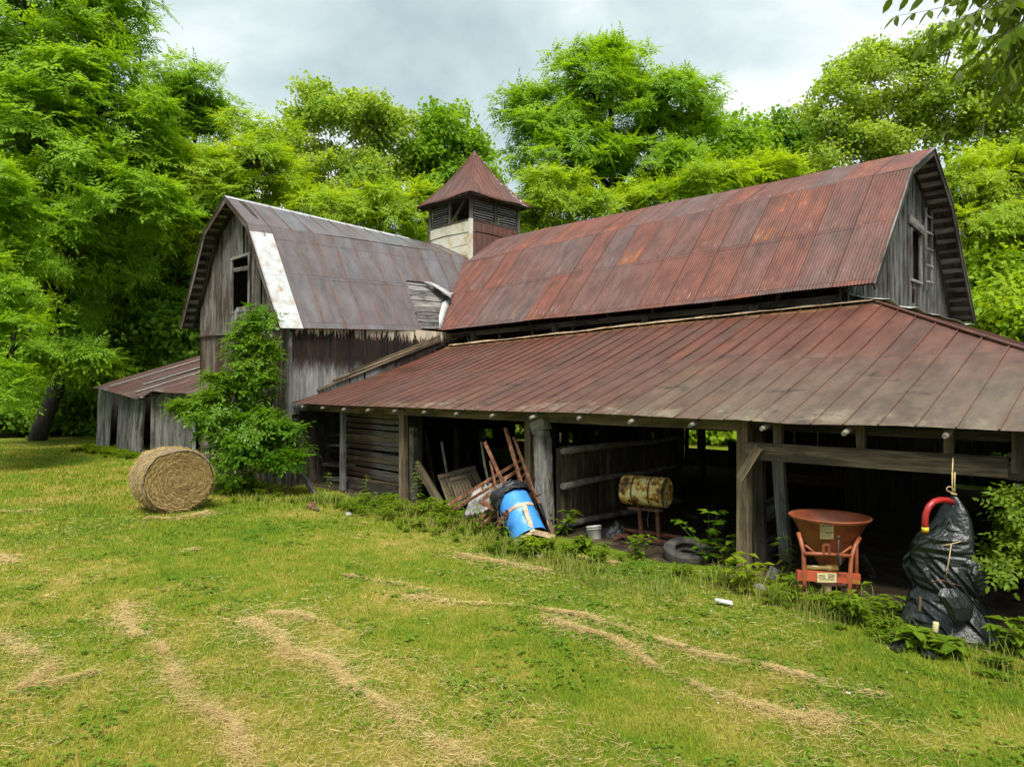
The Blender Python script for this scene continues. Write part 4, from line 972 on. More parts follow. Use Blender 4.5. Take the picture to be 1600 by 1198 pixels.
    for (x, y, x2) in ((290, 822, 332), (522, 842, 562)): m.tube([q(x, y, fr), q(x2, y+2, fr)], .012, 6)
    m.build('hitch_pin', 'rust', root)
    for sx in (-.36, .36):        # rear legs reach the ground
        m = MB(); b = ctr+rt*sx*-1; m.tube([(b[0], b[1], zr-.36), (b[0]-vw[0]*.05, b[1]-vw[1]*.05, .3), (b[0]-vw[0]*.1, b[1]-vw[1]*.1, .0)], .028, 8); m.build('rear_leg', 'orange_paint', root)
    m = MB()
    for zx, zy in ((323, 845), (530, 862)):
        p = q(zx, zy, fr); m.tube([p+np.array([0, 0, .05]), (p[0], p[1], -.02)], .026, 8)
    m.build('front_foot', 'rust', root)
spreader()

# ------------------------------------------------------------------ machine wrapped in black plastic
def wrapped():
    D0 = 8.75
    base = at(1490, 1000, D=D0); root = tag(empty('wrapped_machine', (base[0], base[1], 0)), 'tall machine wrapped in black plastic, tied with twine and hung by rope from the beam', 'wrapped machine')
    # (y px, left px, right px, depth half)
    T = [(773, 1488, 1494, .02), (780, 1482, 1500, .07), (790, 1472, 1508, .13), (805, 1464, 1514, .18), (818, 1452, 1515, .2), (826, 1438, 1515, .22), (842, 1428, 1513, .22), (849, 1427, 1512, .2), (858, 1428, 1522, .22), (872, 1430, 1528, .26), (890, 1430, 1529, .28), (905, 1433, 1527, .26), (912, 1436, 1520, .24), (925, 1430, 1526, .28), (945, 1426, 1536, .34), (965, 1420, 1545, .40), (985, 1416, 1556, .45), (1005, 1408, 1562, .5), (1016, 1398, 1566, .54), (1022, 1392, 1568, .56)]
    T = np.array(T, float); N = 190
    toc = nrm(np.array([CAM[0]-base[0], CAM[1]-base[1], 0])); rr_ = np.array([_cy, _sy, 0.])
    gq = np.random.default_rng(64)
    def crease(Q, n, sc_):         # distance to the nearest of scattered points: flat facets meeting in sharp creases
        S_ = gq.uniform(-1, 1, (n, 3))*np.array([1.15, 1.15, 1.])+np.array([0, 0, 1.]); d = np.full(len(Q), 9.); e = np.full(len(Q), 9.)
        for p in S_:
            q = np.sqrt(((Q-p)*sc_)**2 @ np.ones(3)); e = np.minimum(e, np.maximum(d, q)); d = np.minimum(d, q)
        return d, e-d
    def wrap(nm, prof, N, NA, amp, dd=0., th0=0., th1=2*math.pi, seed=0):
        th = np.linspace(th0, th1, NA+1); yy = np.linspace(prof[0, 0], prof[-1, 0], N+1); TH, YY = np.meshgrid(th, yy)
        zt = (YY-773)/249*2; Q = np.stack([np.cos(TH), np.sin(TH), zt], -1).reshape(-1, 3)
        d1, e1 = crease(Q, 60, np.array([1., 1., .55])); d2, e2 = crease(Q, 260, np.array([1., 1., .7])); d3, e3 = crease(Q, 900, np.array([1., 1., .8]))
        fold = (-.55*(d1-d1.mean())-.38*(d2-d2.mean())-.3*(d3-d3.mean())+.05*np.minimum(e1, .2)).reshape(TH.shape)
        str_ = np.array([[smooth_noise(math.cos(t_)*5+30, math.sin(t_)*5+z_*.5, 1., 66) for t_ in th] for z_ in zt[:, 0]]); fold += .22*(abs(2*str_-1)-.5)
        P = []
        for j in range(N+1):
            y_ = yy[j]; l, r, d = [np.interp(y_, prof[:, 0], prof[:, k]) for k in (1, 2, 3)]
            a, b = at(l, y_, D=D0+dd), at(r, y_, D=D0+dd); c = (a+b)/2; hw = np.linalg.norm(b-a)/2; row = []
            am = amp*min(1., (j+1)/12)*(1.3 if y_ > 915 else 1.)
            k_ = 1+fold[j]*am-.06*math.exp(-((y_-849)/4)**2)-.06*math.exp(-((y_-911)/4)**2)
            for i in range(NA+1):
                p = c+rr_*hw*math.cos(th[i])*k_[i]+toc*d*math.sin(th[i])*k_[i]; p[2] = max(p[2]+.03*fold[j][i], .012); row.append(p)
            P.append(row)
        m = MB(); m.grid(P, smooth=True); m.build(nm, 'black_plastic', root)
    def drape(nm, prof, NR, NC, loose, steps=260):
        """a tube of plastic with more sheet than it needs, let fall over its load and pulled in by the twine (position based cloth)"""
        g = np.random.default_rng(67); yy = np.linspace(prof[0, 0], prof[-1, 0], NR); th = np.linspace(0, 2*math.pi, NC, endpoint=False)
        Cc, HW, DD = [], [], []
        for y_ in yy:
            l, r, d = [np.interp(y_, prof[:, 0], prof[:, k]) for k in (1, 2, 3)]
            a, b = at(l, y_, D=D0), at(r, y_, D=D0); Cc.append((a+b)/2); HW.append(np.linalg.norm(b-a)/2); DD.append(d)
        Cc, HW, DD = np.array(Cc), np.array(HW), np.array(DD); ct, st_ = np.cos(th), np.sin(th)
        zc = Cc[:, 2]
        def shape(f): return Cc[:, None]+rr_*(HW*f)[:, None, None]*ct[None, :, None]+toc*(DD*f)[:, None, None]*st_[None, :, None]
        X = shape(1.)+g.normal(0, .012, (NR, NC, 3)); Xp = X.copy()
        ring = np.linalg.norm(np.roll(shape(1.), -1, 1)-shape(1.), axis=2).mean(1); sm = np.maximum(ring, np.convolve(np.pad(ring, 6, 'edge'), np.ones(13)/13, 'valid'))*loose
        lh = np.repeat(sm[:, None], NC, 1); lvv = np.linalg.norm(np.diff(shape(1.), axis=0), axis=2)*1.10
        ld = np.sqrt(((lh[:-1]+lh[1:])/2)**2+lvv**2)
        cin = np.zeros(NR); 
        for yc in (849, 911): cin = np.maximum(cin, np.exp(-((yy-yc)/3.5)**2))
        for it in range(steps):
            V = (X-Xp)*.93; Xp = X.copy(); X = X+V+np.array([0, 0, -.0011])
            for q in range(5):
                # around
                for o in (0, 1):
                    a = X[:, o::2]; b = np.roll(X, -1, 1)[:, o::2]; d = b-a; L = np.linalg.norm(d, axis=2); c = (d*((L-lh[:, o::2])/np.maximum(L, 1e-6)*.5)[..., None]); X[:, o::2] += c; idx = (np.arange(o, NC, 2)+1) % NC; X[:, idx] -= c
                for o in (0, 1):
                    a = X[o:-1:2]; b = X[o+1::2]; n_ = min(len(a), len(b)); d = b[:n_]-a[:n_]; L = np.linalg.norm(d, axis=2); c = d*(np.maximum(L-lvv[o::2][:n_], (L-lvv[o::2][:n_])*.3)/np.maximum(L, 1e-6)*.5)[..., None]; X[o:-1:2][:n_] += c; X[o+1::2][:n_] -= c
                d = np.roll(X[1:], -1, 1)-X[:-1]; L = np.linalg.norm(d, axis=2); c = d*((L-ld)/np.maximum(L, 1e-6)*.12)[..., None]; X[:-1] += c; X[1:] -= np.roll(c, 1, 1)
                lap = (np.roll(X, 1, 1)+np.roll(X, -1, 1))/2-X; X += lap*.06
                # load inside, twine and loose outer limit
                R = X-Cc[:, None]; x_ = R@rr_; y_ = R@toc; rho = np.sqrt((x_/HW[:, None])**2+(y_/DD[:, None])**2)
                lo = .78-.10*cin[:, None]; hi = 1.15-.30*cin[:, None]; f = np.clip(rho, lo, hi)/np.maximum(rho, 1e-6); X += (rr_*(x_*(f-1))[..., None]+toc*(y_*(f-1))[..., None])
                X[0] = shape(1.)[0]; dz = X[..., 2]-zc[:, None]; X[..., 2] -= dz-np.clip(dz, -.10, .05); X[..., 2] = np.maximum(X[..., 2], .012)
        P = np.concatenate([X, X[:, :1]], 1); m = MB(); m.grid(P, smooth=True); o = m.build(nm, 'black_plastic', root)
        sb = o.modifiers.new('soft', 'SUBSURF'); sb.levels = 1; sb.render_levels = 1
    drape('plastic_sheet', T, 120, 200, 1.5)
    FL = np.array([(918, 1470, 1496, .03), (930, 1464, 1510, .10), (945, 1474, 1520, .12), (966, 1484, 1518, .10), (976, 1492, 1508, .03)], float); wrap('plastic_flap', FL, 50, 80, .8, -.44)
    m = MB(); P = []        # sheet spread over the ground at the left foot
    for i in range(60):
        row = []
        for j in range(24):
            x = i/59*2-1; y = j/23*2-1; n_ = smooth_noise(i*.33, j*.4, 1., 75); n2_ = smooth_noise(i*.12, 3, 1., 76)
            o = at(1440+x*52, 1006+y*(8+14*n2_)*(1-.5*x*x)-7*x*-1+5*n2_, Z=.02)
            row.append(o+np.array([0, 0, .13*abs(2*n_-1)*(1-y*y*.8)*(1-x*x*.7)]))
        P.append(row)
    m.grid(P); m.build('plastic_skirt', 'black_plastic', root)
    h = lambda x, y, dd=0.: at(1400+x*.25, 740+y*.25, D=D0+dd)
    m = MB(); m.tube([h(183, 372, -.2), h(180, 300, -.2), h(186, 250, -.2), h(205, 205, -.2), h(235, 175, -.17), h(275, 163, -.13), h(325, 166, -.08), h(360, 185, .0)], .038, 14)
    ho = m.build('hose', 'red_hose', root)
    m = MB(); m.tube([h(181, 332, -.2), h(183, 362, -.2)], .041, 14); m.build('hose_band', 'yellow', root)
    m = MB(); m.tube([h(352, -10, .0), h(351, 60), h(354, 128)], .009, 6); m.tube([h(368, -10), h(366, 60), h(368, 128)], .009, 6)
    lp = [h(352, 118), h(335, 112), h(318, 105), h(315, 92), h(328, 80), h(345, 82), h(358, 95), h(366, 118)]; m.tube(lp, .007, 6); m.tube([h(346, 122, -.03), h(378, 130, -.03)], .014, 6); 
    top = h(352, -10); m.tube([top, at(1489, 716, D=D0+.25), at(1489, 712, D=D0+.5)], .009, 6)
    m.build('rope', 'twine', root)
    def tw(pts, nm, mat='twine', r_=.006):
        m = MB(); m.tube([h(x, y, dd) for x, y, dd in pts], r_, 6); m.build(nm, mat, root)
    tw([(285, 447, -.25), (345, 438, -.3), (400, 424, -.26), (440, 411, -.12)], 'twine_tie'); tw([(345, 436, -.31), (335, 510, -.4), (322, 590, -.42), (310, 655, -.36)], 'twine_tie')
    tw([(190, 684, -.2), (240, 670, -.31), (290, 664, -.36), (340, 680, -.37), (430, 710, -.28)], 'wire_tie', 'rust', .0045)
    m = MB(); o = h(243, 958, -.43); m.lathe([(.03, 0), (.034, .015), (.034, .10), (.028, .115), (0, .115)], o-np.array([0, 0, .05]), (0.1, .05, 1), 20); m.build('filter_can', 'label', root)
    m = MB(); m.bar(h(360, 822, -.44), h(392, 836, -.44), .04, .05); m.build('casting', 'red_paint', root)
    m = MB(); m.bar(h(150, 770, -.2), h(145, 850, -.2), .05, .03); m.build('timber_prop', 'wood_post', root)
wrapped()

# ------------------------------------------------------------------ yellow drum on its stand
def drum():
    D0 = 13.9
    a, b = at(978, 764, D=D0+.12), at(1036, 769, D=D0-.36)
    b = a+nrm(b-a)*.88
    root = tag(empty('steel_drum', tuple((a+b)/2)), 'rusty yellow steel drum lying across a rusty iron stand', 'drum'); ax = nrm(b-a); r = .295
    m, t, p, o = new_mat('flaking yellow paint'); c0 = t.add('ShaderNodeTexCoord').outputs['Object']
    n = t.noise(c0, 5.5, 7, .72); n2 = t.noise(c0, 15., 5, .7)
    c = t.ramp(t.math('ADD', t.math('MULTIPLY', n, .75), t.math('MULTIPLY', n2, .25)), [(.42, (.05, .026, .014)), (.475, (.27, .11, .015)), (.505, (.52, .33, .04)), (.56, (.64, .55, .27))])
    t.set(p, 'Base Color', c); t.set(p, 'Roughness', .6); bump(t, p, n, .4, .01); M['drum'] = m
    prof = [(0, 0), (r-.02, 0), (r-.015, -.012), (r, -.012), (r, .02)]
    for k in range(1, 40):
        h = .02+.84*k/40; rb = r-.004+.014*math.exp(-((h-.29)/.014)**2)+.014*math.exp(-((h-.59)/.014)**2)+.002*math.sin(h*60); prof.append((rb, h))
    prof += [(r, .86), (r, .892), (r-.015, .892), (r-.02, .875), (0, .872)]
    mb = MB(); mb.lathe(prof, a, ax, 48); bd = mb.build('drum_body', 'drum', root)
    up = np.array([0, 0, 1.]); sd = nrm(np.cross(ax, up)); e = a+ax*.875
    mb = MB(); mb.lathe([(0, .02), (.035, .02), (.04, 0)], e-up*.2+sd*.05, ax, 16); mb.build('bung', 'stone', root)
    for h in (.26, .62):
        mb = MB(); mb.lathe([(r+.014, -.012), (r+.018, -.012), (r+.018, .012), (r+.014, .012)], a+ax*h, ax, 40); mb.tube([a+ax*h-up*(r-.02)-sd*.2, a+ax*h-up*(r+.12)-sd*.14], .012, 6); mb.build('strap', 'rust_dark', root)
    root = tag(empty('drum_stand', ((a+b)[0]/2, (a+b)[1]/2, 0)), 'rusty iron stand with two uprights carrying the yellow drum', 'stand')
    for h in (.30, .68):
        mb = MB(); p = a+ax*h-up*(r+.02); mb.bar(p+up*.03, (p[0]+ax[0]*.04, p[1]+ax[1]*.04, .10), .07, .05, up=(0, 1, 0)); mb.build('upright', 'rust_dark', root)
    mb = MB(); p = a+ax*.1-up*(r+.06); q = a+ax*.8-up*(r+.06); mb.bar(p, q, .05, .04); mb.bar(p+sd*.12, q+sd*.12, .04, .03); mb.build('cradle', 'rust_dark', root)
    for dd, z in ((-.3, .12), (.25, .14), (-.1, .2)):
        mb = MB(); mb.bar(a+ax*-.1+sd*dd+up*(z-a[2]), a+ax*1.15+sd*dd+up*(z-b[2]), .06, .05); mb.build('base_rail', 'rust_dark', root)
    for dd in (0., .5, 1.05):
        mb = MB(); c_ = a+ax*dd; mb.bar((c_[0]+sd[0]*.45, c_[1]+sd[1]*.45, .1), (c_[0]-sd[0]*.45, c_[1]-sd[1]*.45, .1), .06, .05); mb.bar((c_[0]-sd[0]*.4, c_[1]-sd[1]*.4, .12), (c_[0]-sd[0]*.4, c_[1]-sd[1]*.4, -.03), .05, .05); mb.bar((c_[0]+sd[0]*.4, c_[1]+sd[1]*.4, .12), (c_[0]+sd[0]*.4, c_[1]+sd[1]*.4, -.03), .05, .05); mb.build('cross_rail', 'rust_dark', root)
    mb = MB(); p = a+ax*.46-up*.28; mb.tube([p-sd*.1, p-up*.12-sd*.12, p-up*.3-sd*.03, p-up*.48-sd*.08], .014, 8); mb.build('drain_hose', 'rubber', root)
drum()

# ------------------------------------------------------------------ tyre, bucket, tarp heap
def tyre():
    c = at(1073, 855, D=12.35); c[2] = .155; ax = nrm(np.array([.16, -.24, 1.]))
    root = tag(empty('tyre', (c[0], c[1], 0)), 'worn black truck tyre lying on its side on the shed floor', 'tyre')
    m = MB(); m.lathe([(.21, -.085), (.235, -.115), (.30, -.125), (.36, -.115), (.392, -.085), (.40, -.04), (.402, 0), (.40, .04), (.392, .085), (.36, .115), (.30, .125), (.235, .115), (.21, .085), (.20, .05), (.25, .04), (.28, 0), (.25, -.04), (.20, -.05), (.21, -.085)], c, ax, 64); m.build('casing', 'rubber', root)
    m = MB(); a = nrm(np.cross(ax, (0, 1., 0))); b = np.cross(ax, a)
    for k in range(56):
        th = 2*math.pi*k/56; d = a*math.cos(th)+b*math.sin(th)
        for s in (-1, 1): m.bar(c+d*.402+ax*s*.012, c+d*.396+ax*s*.085, .03, .016, up=d)
    m.build('tread', 'rubber', root)
tyre()
def bucket():
    c = at(929, 820, D=14.0); c[2] = .13
    root = tag(empty('bucket', (c[0], c[1], 0)), 'dirty white plastic bucket tipped over in the weeds', 'bucket'); ax = nrm(np.array([-.25, .1, 1.])); c = c-ax*.15
    m = MB(); m.lathe([(0, 0), (.115, 0), (.125, .01), (.145, .27), (.15, .27), (.155, .29), (.155, .315), (.145, .315), (.135, .28), (.115, .02), (0, .02)], c, -ax if False else ax, 40); m.build('tub', 'bucket', root)
    m = MB(); m.lathe([(.148, .235), (.158, .235), (.158, .25), (.148, .25)], c, ax, 40); m.build('rim_band', 'bucket', root)
bucket()
def heap(px0, px1, py0, py1, h, mat, name, label, cat, seed, D=None, shape=1.):
    c = at((px0+px1)/2, (py0+py1)/2, Z=.05); L = np.linalg.norm(at(px1, py1, Z=0)-at(px0, py1, Z=0))
    m = MB(); P = []
    for i in range(60):
        row = []
        for j in range(40):
            x = (i/59*2-1); y = (j/39*2-1); r2 = min(1., math.hypot(x, y)); n_ = 0
            for k, s_ in enumerate((3., 6., 12.)): n_ += abs(2*smooth_noise(x*s_+30, y*s_+30, 1., seed+k)-1)/(k+1.3)
            z = h*(1-r2**2)*(.45+.55*n_)*shape
            q = c+np.array([_cy, _sy, 0])*x*L/2+np.array([-_sy, _cy, 0])*y*L*.38; row.append((q[0], q[1], max(.01, z+.012)))
        P.append(row)
    m.grid(P); return tag(m.build(name, mat), label, cat)
heap(935, 992, 822, 850, .34, 'black_cloth', 'tarp', 'crumpled dark tarp heaped on the shed floor beside the bucket', 'tarp', 81)

# ------------------------------------------------------------------ blue barrel in a rusty frame
def barrel():
    D0 = 14.2; S = 1/6.667
    z5 = lambda x, y, dd=0.: at(660+x*S, 720+y*S, D=D0+dd)
    top, bot = z5(925, 385, .30), z5(1120, 800, -.28)
    ax = nrm(bot-top); r = .36; L = np.linalg.norm(bot-top)
    if L > 1.0: bot = top+ax*1.0; L = 1.0
    root = tag(empty('blue_barrel', (bot[0], bot[1], 0)), 'bright blue plastic barrel tilted on end with open bottom rim', 'barrel')
    m = MB(); m.lathe([(0, 0), (r-.05, 0), (r-.012, .03), (r, .07), (r, L*.33), (r+.008, L*.35), (r, L*.37), (r, L*.66), (r+.008, L*.68), (r, L*.7), (r, L-.03), (r+.008, L-.02), (r+.006, L)], top, ax, 48); m.build('shell', 'blue', root)
    m = MB(); m.lathe([(r+.004, L), (r-.012, L+.002), (r-.016, L-.05), (r-.016, L*.75), (0, L*.75)], top, ax, 48); m.build('inside', 'blue_in', root)
    m = MB(); m.lathe([(r+.012, -.035), (r+.02, -.03), (r+.02, .03), (r+.012, .035)], top+ax*L*.42, ax, 48); m.build('band', 'rust_pale', root)
    fr = tag(empty('barrel_carrier', (bot[0], bot[1], 0)), 'rusty cream painted steel frame strapped round the blue barrel', 'frame')
    m = MB(); m.bar(z5(1060, 460, -.35), z5(1150, 735, -.55), .09, .012, up=nrm(CAM-top)); m.build('strap', 'rust_pale', fr)
    m = MB(); m.bar(z5(1150, 735, -.5), z5(1370, 785, -.2), .06, .1); m.build('angle_bar', 'rust_pale', fr)
    m = MB(); m.bar(z5(1145, 735, -.5), z5(950, 855, -.55), .08, .06); m.build('angle_bar', 'rust_pale', fr)
    m = MB(); m.bar(z5(1360, 780, -.2), z5(1290, 840, -.3), .09, .05); m.build('foot_plate', 'rust_pale', fr)
    for k in range(9):
        m = MB(); p = z5(895-k*9+rng.normal(0, 3), 520+k*22, -.28); m.bar(p, p+rng.normal(0, .05, 3)+np.array([-.05, 0, .03]), .09, .05, jit=.015); m.build('rusted_chain', 'rust_dark', fr)
    m = MB(); m.tube([z5(790, 520, -.2), z5(785, 560, -.2), z5(800, 640, -.2), z5(793, 740, -.2), z5(800, 830, -.2)], .016, 8); m.build('pipe', 'rust_dark', fr)
    # tarp thrown over the upper end
    m = MB(); P = []
    u = nrm(np.cross(ax, CAM-top)); v = nrm(np.cross(u, ax)); v = v if v@(CAM-top) > 0 else -v
    for i in range(70):
        th = 2*math.pi*i/69; row = []
        for j in range(40):
            t = j/39; n_ = sum(abs(2*smooth_noise(math.cos(th)*s_+t*s_+9, math.sin(th)*s_+t*4, 1., 91+k)-1)/(k+1.2) for k, s_ in enumerate((2.5, 5., 10.)))
            reach = .12+.30*max(0, math.cos(th+.1))
            if t < .4: rad = (r+.05)*(t/.4)*(1+.12*n_); h = -.10-.10*n_*(1-t)
            else: rad = (r+.03+.05*n_); h = -.08+(t-.4)/.6*reach*(.7+.4*n_)
            row.append(top+ax*h+(u*math.cos(th)+v*math.sin(th))*rad)
        P.append(row)
    m.grid(P)
    P = []
    for i in range(14):        # tail hanging down the right side
        a, b = z5(1130+i*3, 445, -.1), z5(1200+i*12, 470, .15); row = []
        for j in range(30):
            t = j/29; n_ = smooth_noise(i*.5, t*7, 1., 97); row.append(z5(1120+i*9+t*(190-i*2), 440+t*(430+i*3), .05+.22*(n_-.5)+.12*math.sin(i*1.1)))
        P.append(row)
    m.grid(P); tag(m.build('barrel_tarp', 'black_cloth'), 'black tarp draped over the top of the blue barrel', 'tarp')
barrel()
# rusty conveyor frame and bars leaning behind the barrel
def bars(name, label, cat, lst, mat='rust', D0=15.2):
    z3 = lambda x, y, dd=0.: at(430+x/3.2, 600+y/3.2, D=D0+dd)
    p = z3(*lst[0][1]); root = tag(empty(name, (p[0], p[1], 0)), label, cat)
    for nm, a, b, w_, t_ in lst:
        m = MB(); m.bar(z3(*a), z3(*b), w_, t_, jit=.003); m.build(nm, mat, root)
bars('rusty_conveyor', 'long rusty twin rail frame sloping up from the weeds to the hewn post', 'machine frame',
     [('rail', (865, 606, -.4), (1240, 372, .3), .05, .06), ('rail', (890, 628, -.5), (1262, 402, .2), .05, .06), ('end_bar', (1226, 368, .3), (1250, 404, .25), .05, .05),
      ('rung', (960, 548, -.2), (968, 580, -.2), .03, .03), ('rung', (1030, 505, -.1), (1040, 538, -.1), .03, .03), ('rung', (1120, 450, .1), (1128, 484, .1), .03, .03),
      ('rail', (1000, 695, -.7), (1268, 430, .1), .05, .05), ('rail', (1020, 720, -.75), (1276, 460, .05), .05, .05), ('end_bar', (1262, 424, .1), (1278, 464, .05), .05, .05)])
bars('rusty_harrow', 'rusty upright angle iron harrow arms standing behind the blue barrel', 'farm implement',
     [('arm', (1048, 290, .1), (1165, 550, -.2), .06, .05), ('arm', (1075, 385, .1), (1115, 590, -.3), .045, .04), ('arm', (1150, 220, .2), (1236, 514, -.2), .06, .06), ('arm', (1190, 265, .2), (1300, 556, -.4), .04, .05), ('spike', (1292, 560, -.4), (1332, 548, -.5), .035, .03), ('beam', (1022, 588, -.45), (1118, 622, -.5), .12, .09), ('beam', (1040, 575, -.3), (1075, 545, -.3), .14, .08), ('foot', (1300, 556, -.4), (1388, 760, -.9), .04, .04)], D0=15.0)
m = MB(); P = []
for i in range(30):
    row = []
    for j in range(12):
        p = at(741+i*2.0-j*1.5, 762+j*4.0-i*.45, D=15.6-j*.05); row.append(p+np.array([0, 0, .03*math.sin(i*1.6)]))
    P.append(row)
m.grid(P); tag(m.build('roofing_sheet', 'sheet_pale', solid=.006), 'loose pale corrugated roofing sheet lying among the rusty bars', 'metal sheet')
# old board doors leaning in the shed
def board_door(q, label, D0, D1, name='board_door'):
    a, b, c, d = [at(x, y, D=dd) for (x, y), dd in zip(q, (D1, D1, D0, D0))]     # top left, top right, bottom right, bottom left
    root = tag(empty(name, tuple((c+d)/2)), label, 'door'); n = nrm(np.cross(b-a, d-a)); n = n if n@(CAM-a) > 0 else -n
    K = 6
    for k in range(K):
        m = MB(); p, r_ = lerp(a, b, (k+.5)/K), lerp(d, c, (k+.5)/K); m.bar(r_, p-(p-r_)*rng.uniform(0, .04), np.linalg.norm(b-a)/K*.93, .025, up=n); m.build('plank', 'wood_post', root)
    for t in (.12, .8):
        m = MB(); m.bar(lerp(a, d, t)+n*.03, lerp(b, c, t)+n*.03, .025, .09, up=np.cross(n, nrm(b-a))); m.build('batten', 'wood_post', root)
board_door([(683, 741), (741, 726), (765, 778), (702, 796)], 'old plank door leaning behind the post with the tall weed', 17.2, 17.9)
board_door([(702, 746), (728, 740), (746, 778), (716, 792)], 'smaller framed plank door leaning in front of the old plank door', 16.7, 17.4)
# stacked lumber at the left end
stk = None
spec = ['lowest of the grey planks stacked beside the crib', 'second plank from the bottom of the stack beside the crib', 'third plank from the bottom of the stack beside the crib', 'fourth plank from the bottom of the stack beside the crib', 'fifth plank from the bottom of the stack beside the crib', 'sixth plank from the bottom of the stack beside the crib', 'seventh plank up in the stack beside the crib', 'eighth plank up in the stack beside the crib', 'topmost plank of the stack beside the crib']
for k, sp_ in enumerate(spec):
    z = .10+k*.185; a = at(497+rng.uniform(-6, 6), 700, Y=11.5); b = at(533, 700, Y=11.7)
    m = MB(); m.bar((a[0]-.3, 11.25+rng.uniform(-.15, .1), z+rng.normal(0, .02)), (b[0]+.4, 12.1, z+rng.normal(.02, .03)), .3, .07+rng.uniform(0, .05), jit=.015)
    m.bar((a[0], 11.5, z+.06), (a[0], 12., z+.06), .07, .085)
    tag(m.build('plank', 'wood_dark' if k % 3 else 'wood_grey'), sp_, 'plank', 'planks stacked beside the crib')
m = MB(); m.bar(at(470, 735, D=20.6), at(497, 782, D=19.9), .2, .05, up=(0, -1, .3), jit=.01); tag(m.build('plank', 'wood_grey'), 'grey plank leaning beside the green shrub', 'plank')
m = MB(); m.bar(at(652, 725, D=18.5), at(690, 790, D=17.6), .24, .04, up=(0, -1, .3)); tag(m.build('plank', 'wood_post'), 'board leaning in the shed behind the log post', 'plank')
m = MB(); m.bar(at(1184, 806, D=12.6), at(1214, 788, D=12.9), .04, .36, jit=.01); tag(m.build('plank', 'wood_grey'), 'short wide board propped between the two right hand posts', 'plank')
m = MB(); m.bar(at(1108, 790, D=14.8), at(1126, 822, D=13.9), .16, .06, jit=.01); tag(m.build('plank', 'wood_dark'), 'dark plank leaning behind the tyre', 'plank')
m = MB(); m.bar(at(1345, 868, D=11.6), at(1365, 900, D=11.0), .14, .04, jit=.01); tag(m.build('plank', 'wood_dark'), 'dark plank leaning beside the orange spreader', 'plank')
m = MB(); m.bar(at(1206, 905, D=11.0), at(1213, 888, D=11.0), .16, .14, jit=.01); tag(m.build('wood_block', 'wood_grey'), 'grey wooden block beside the orange spreader', 'block')
# the jumbled stick pile beside the right posts
for k in range(34):
    a = at(1178+rng.uniform(0, 12), 898-k*1.1+rng.normal(0, 3), D=11.9+rng.uniform(-.2, .4)); b = at(1213+rng.uniform(-2, 8), 872-k*1.05+rng.normal(0, 3), D=12.6+rng.uniform(-.2, .3))
    a[2] = max(a[2], .03); b[2] = max(b[2], .04); m = MB(); m.tube([a, lerp(a, b, .5)+rng.normal(0, .01, 3), b], rng.uniform(.010, .017), 6)
    tag(m.build('stick', 'wood_grey'), 'thin grey stick in the pile between the two right hand posts', 'stick', 'sticks piled between the right posts')
for k in range(16):
    a = at(1355+rng.uniform(-8, 8), 868+k*1.6, D=12.8+rng.uniform(-.2, .2)); b = at(1432+rng.uniform(-8, 8), 880+k*1.7, D=12.2+rng.uniform(-.2, .2)); a[2] = max(a[2], .03); b[2] = max(b[2], .03)
    m = MB(); m.bar(a, b, .05, .03, jit=.004); tag(m.build('lath', 'wood_dark'), 'long dark lath in the heap behind the black wrapped machine', 'lath', 'laths behind the wrapped machine')
# small litter
m = MB(); a, b = at(1118, 937, Z=.05), at(1144, 942, Z=.05); ax_ = nrm(b-a); L_ = np.linalg.norm(b-a); m.lathe([(.022, 0), (.03, 0), (.03, L_), (.022, L_), (.022, 0)], a, ax_, 20); tag(m.build('pipe', 'white_plastic'), 'short white plastic pipe lying on the lawn edge', 'pipe')
def rock(px, py, s, label, mat='stone', name='stone'):
    c = at(px, py, Z=s*.3); m = MB(); P = []
    for i in range(15):
        row = []
        for j in range(11):
            th, ph = 2*math.pi*i/14, math.pi*j/10; k_ = 1+.5*(smooth_noise(math.cos(th)*2+9, math.sin(th)*2+ph*2+px, 1., 13)-.5)
            row.append(c+np.array([math.cos(th)*math.sin(ph)*s*k_, math.sin(th)*math.sin(ph)*s*.7*k_, math.cos(ph)*s*.5*k_]))
        P.append(row)
    m.grid(P, smooth=False); tag(m.build(name, mat), label, name.replace('_', ' '))
rock(1250, 842, .11, 'pale stone in the weeds left of the orange spreader') if False else None
rock(545, 803, .10, 'flat pale stone at the lawn edge below the crib wall'); rock(1326, 1083, .035, 'tiny white pebble lying on the near lawn', 'white_plastic', 'pebble')
rock(1058, 866, .09, 'grey rubble lump in front of the tyre'); rock(1185, 918, .12, 'pale stone at the foot of the right hand post'); rock(843, 868, .10, 'grey stone at the foot of the barrel frame')
m = MB(); p = at(489, 790, Z=.08); m.lathe([(0, 0), (.09, 0), (.11, .035), (.10, .04), (.08, .012), (0, .01)], p, nrm(np.array([.3, -.8, .6])), 24); tag(m.build('pan', 'rust'), 'small rusty pan lying by the leaning plank', 'pan')
m = MB(); m.bar(at(480, 790, Z=.05), at(497, 796, Z=.04), .1, .03); tag(m.build('wood_scrap', 'wood_post'), 'short wood scrap in the grass by the rusty pan', 'wood scrap')
m = MB(); m.bar(at(1038, 770, D=15.5), at(1060, 785, D=15.5), .2, .1, jit=.02); m.bar(at(1062, 800, D=15.2), at(1092, 808, D=15.2), .12, .05, jit=.02); tag(m.build('wood_scrap', 'wood_dark'), 'dark timber scraps behind the drum stand', 'wood scrap')
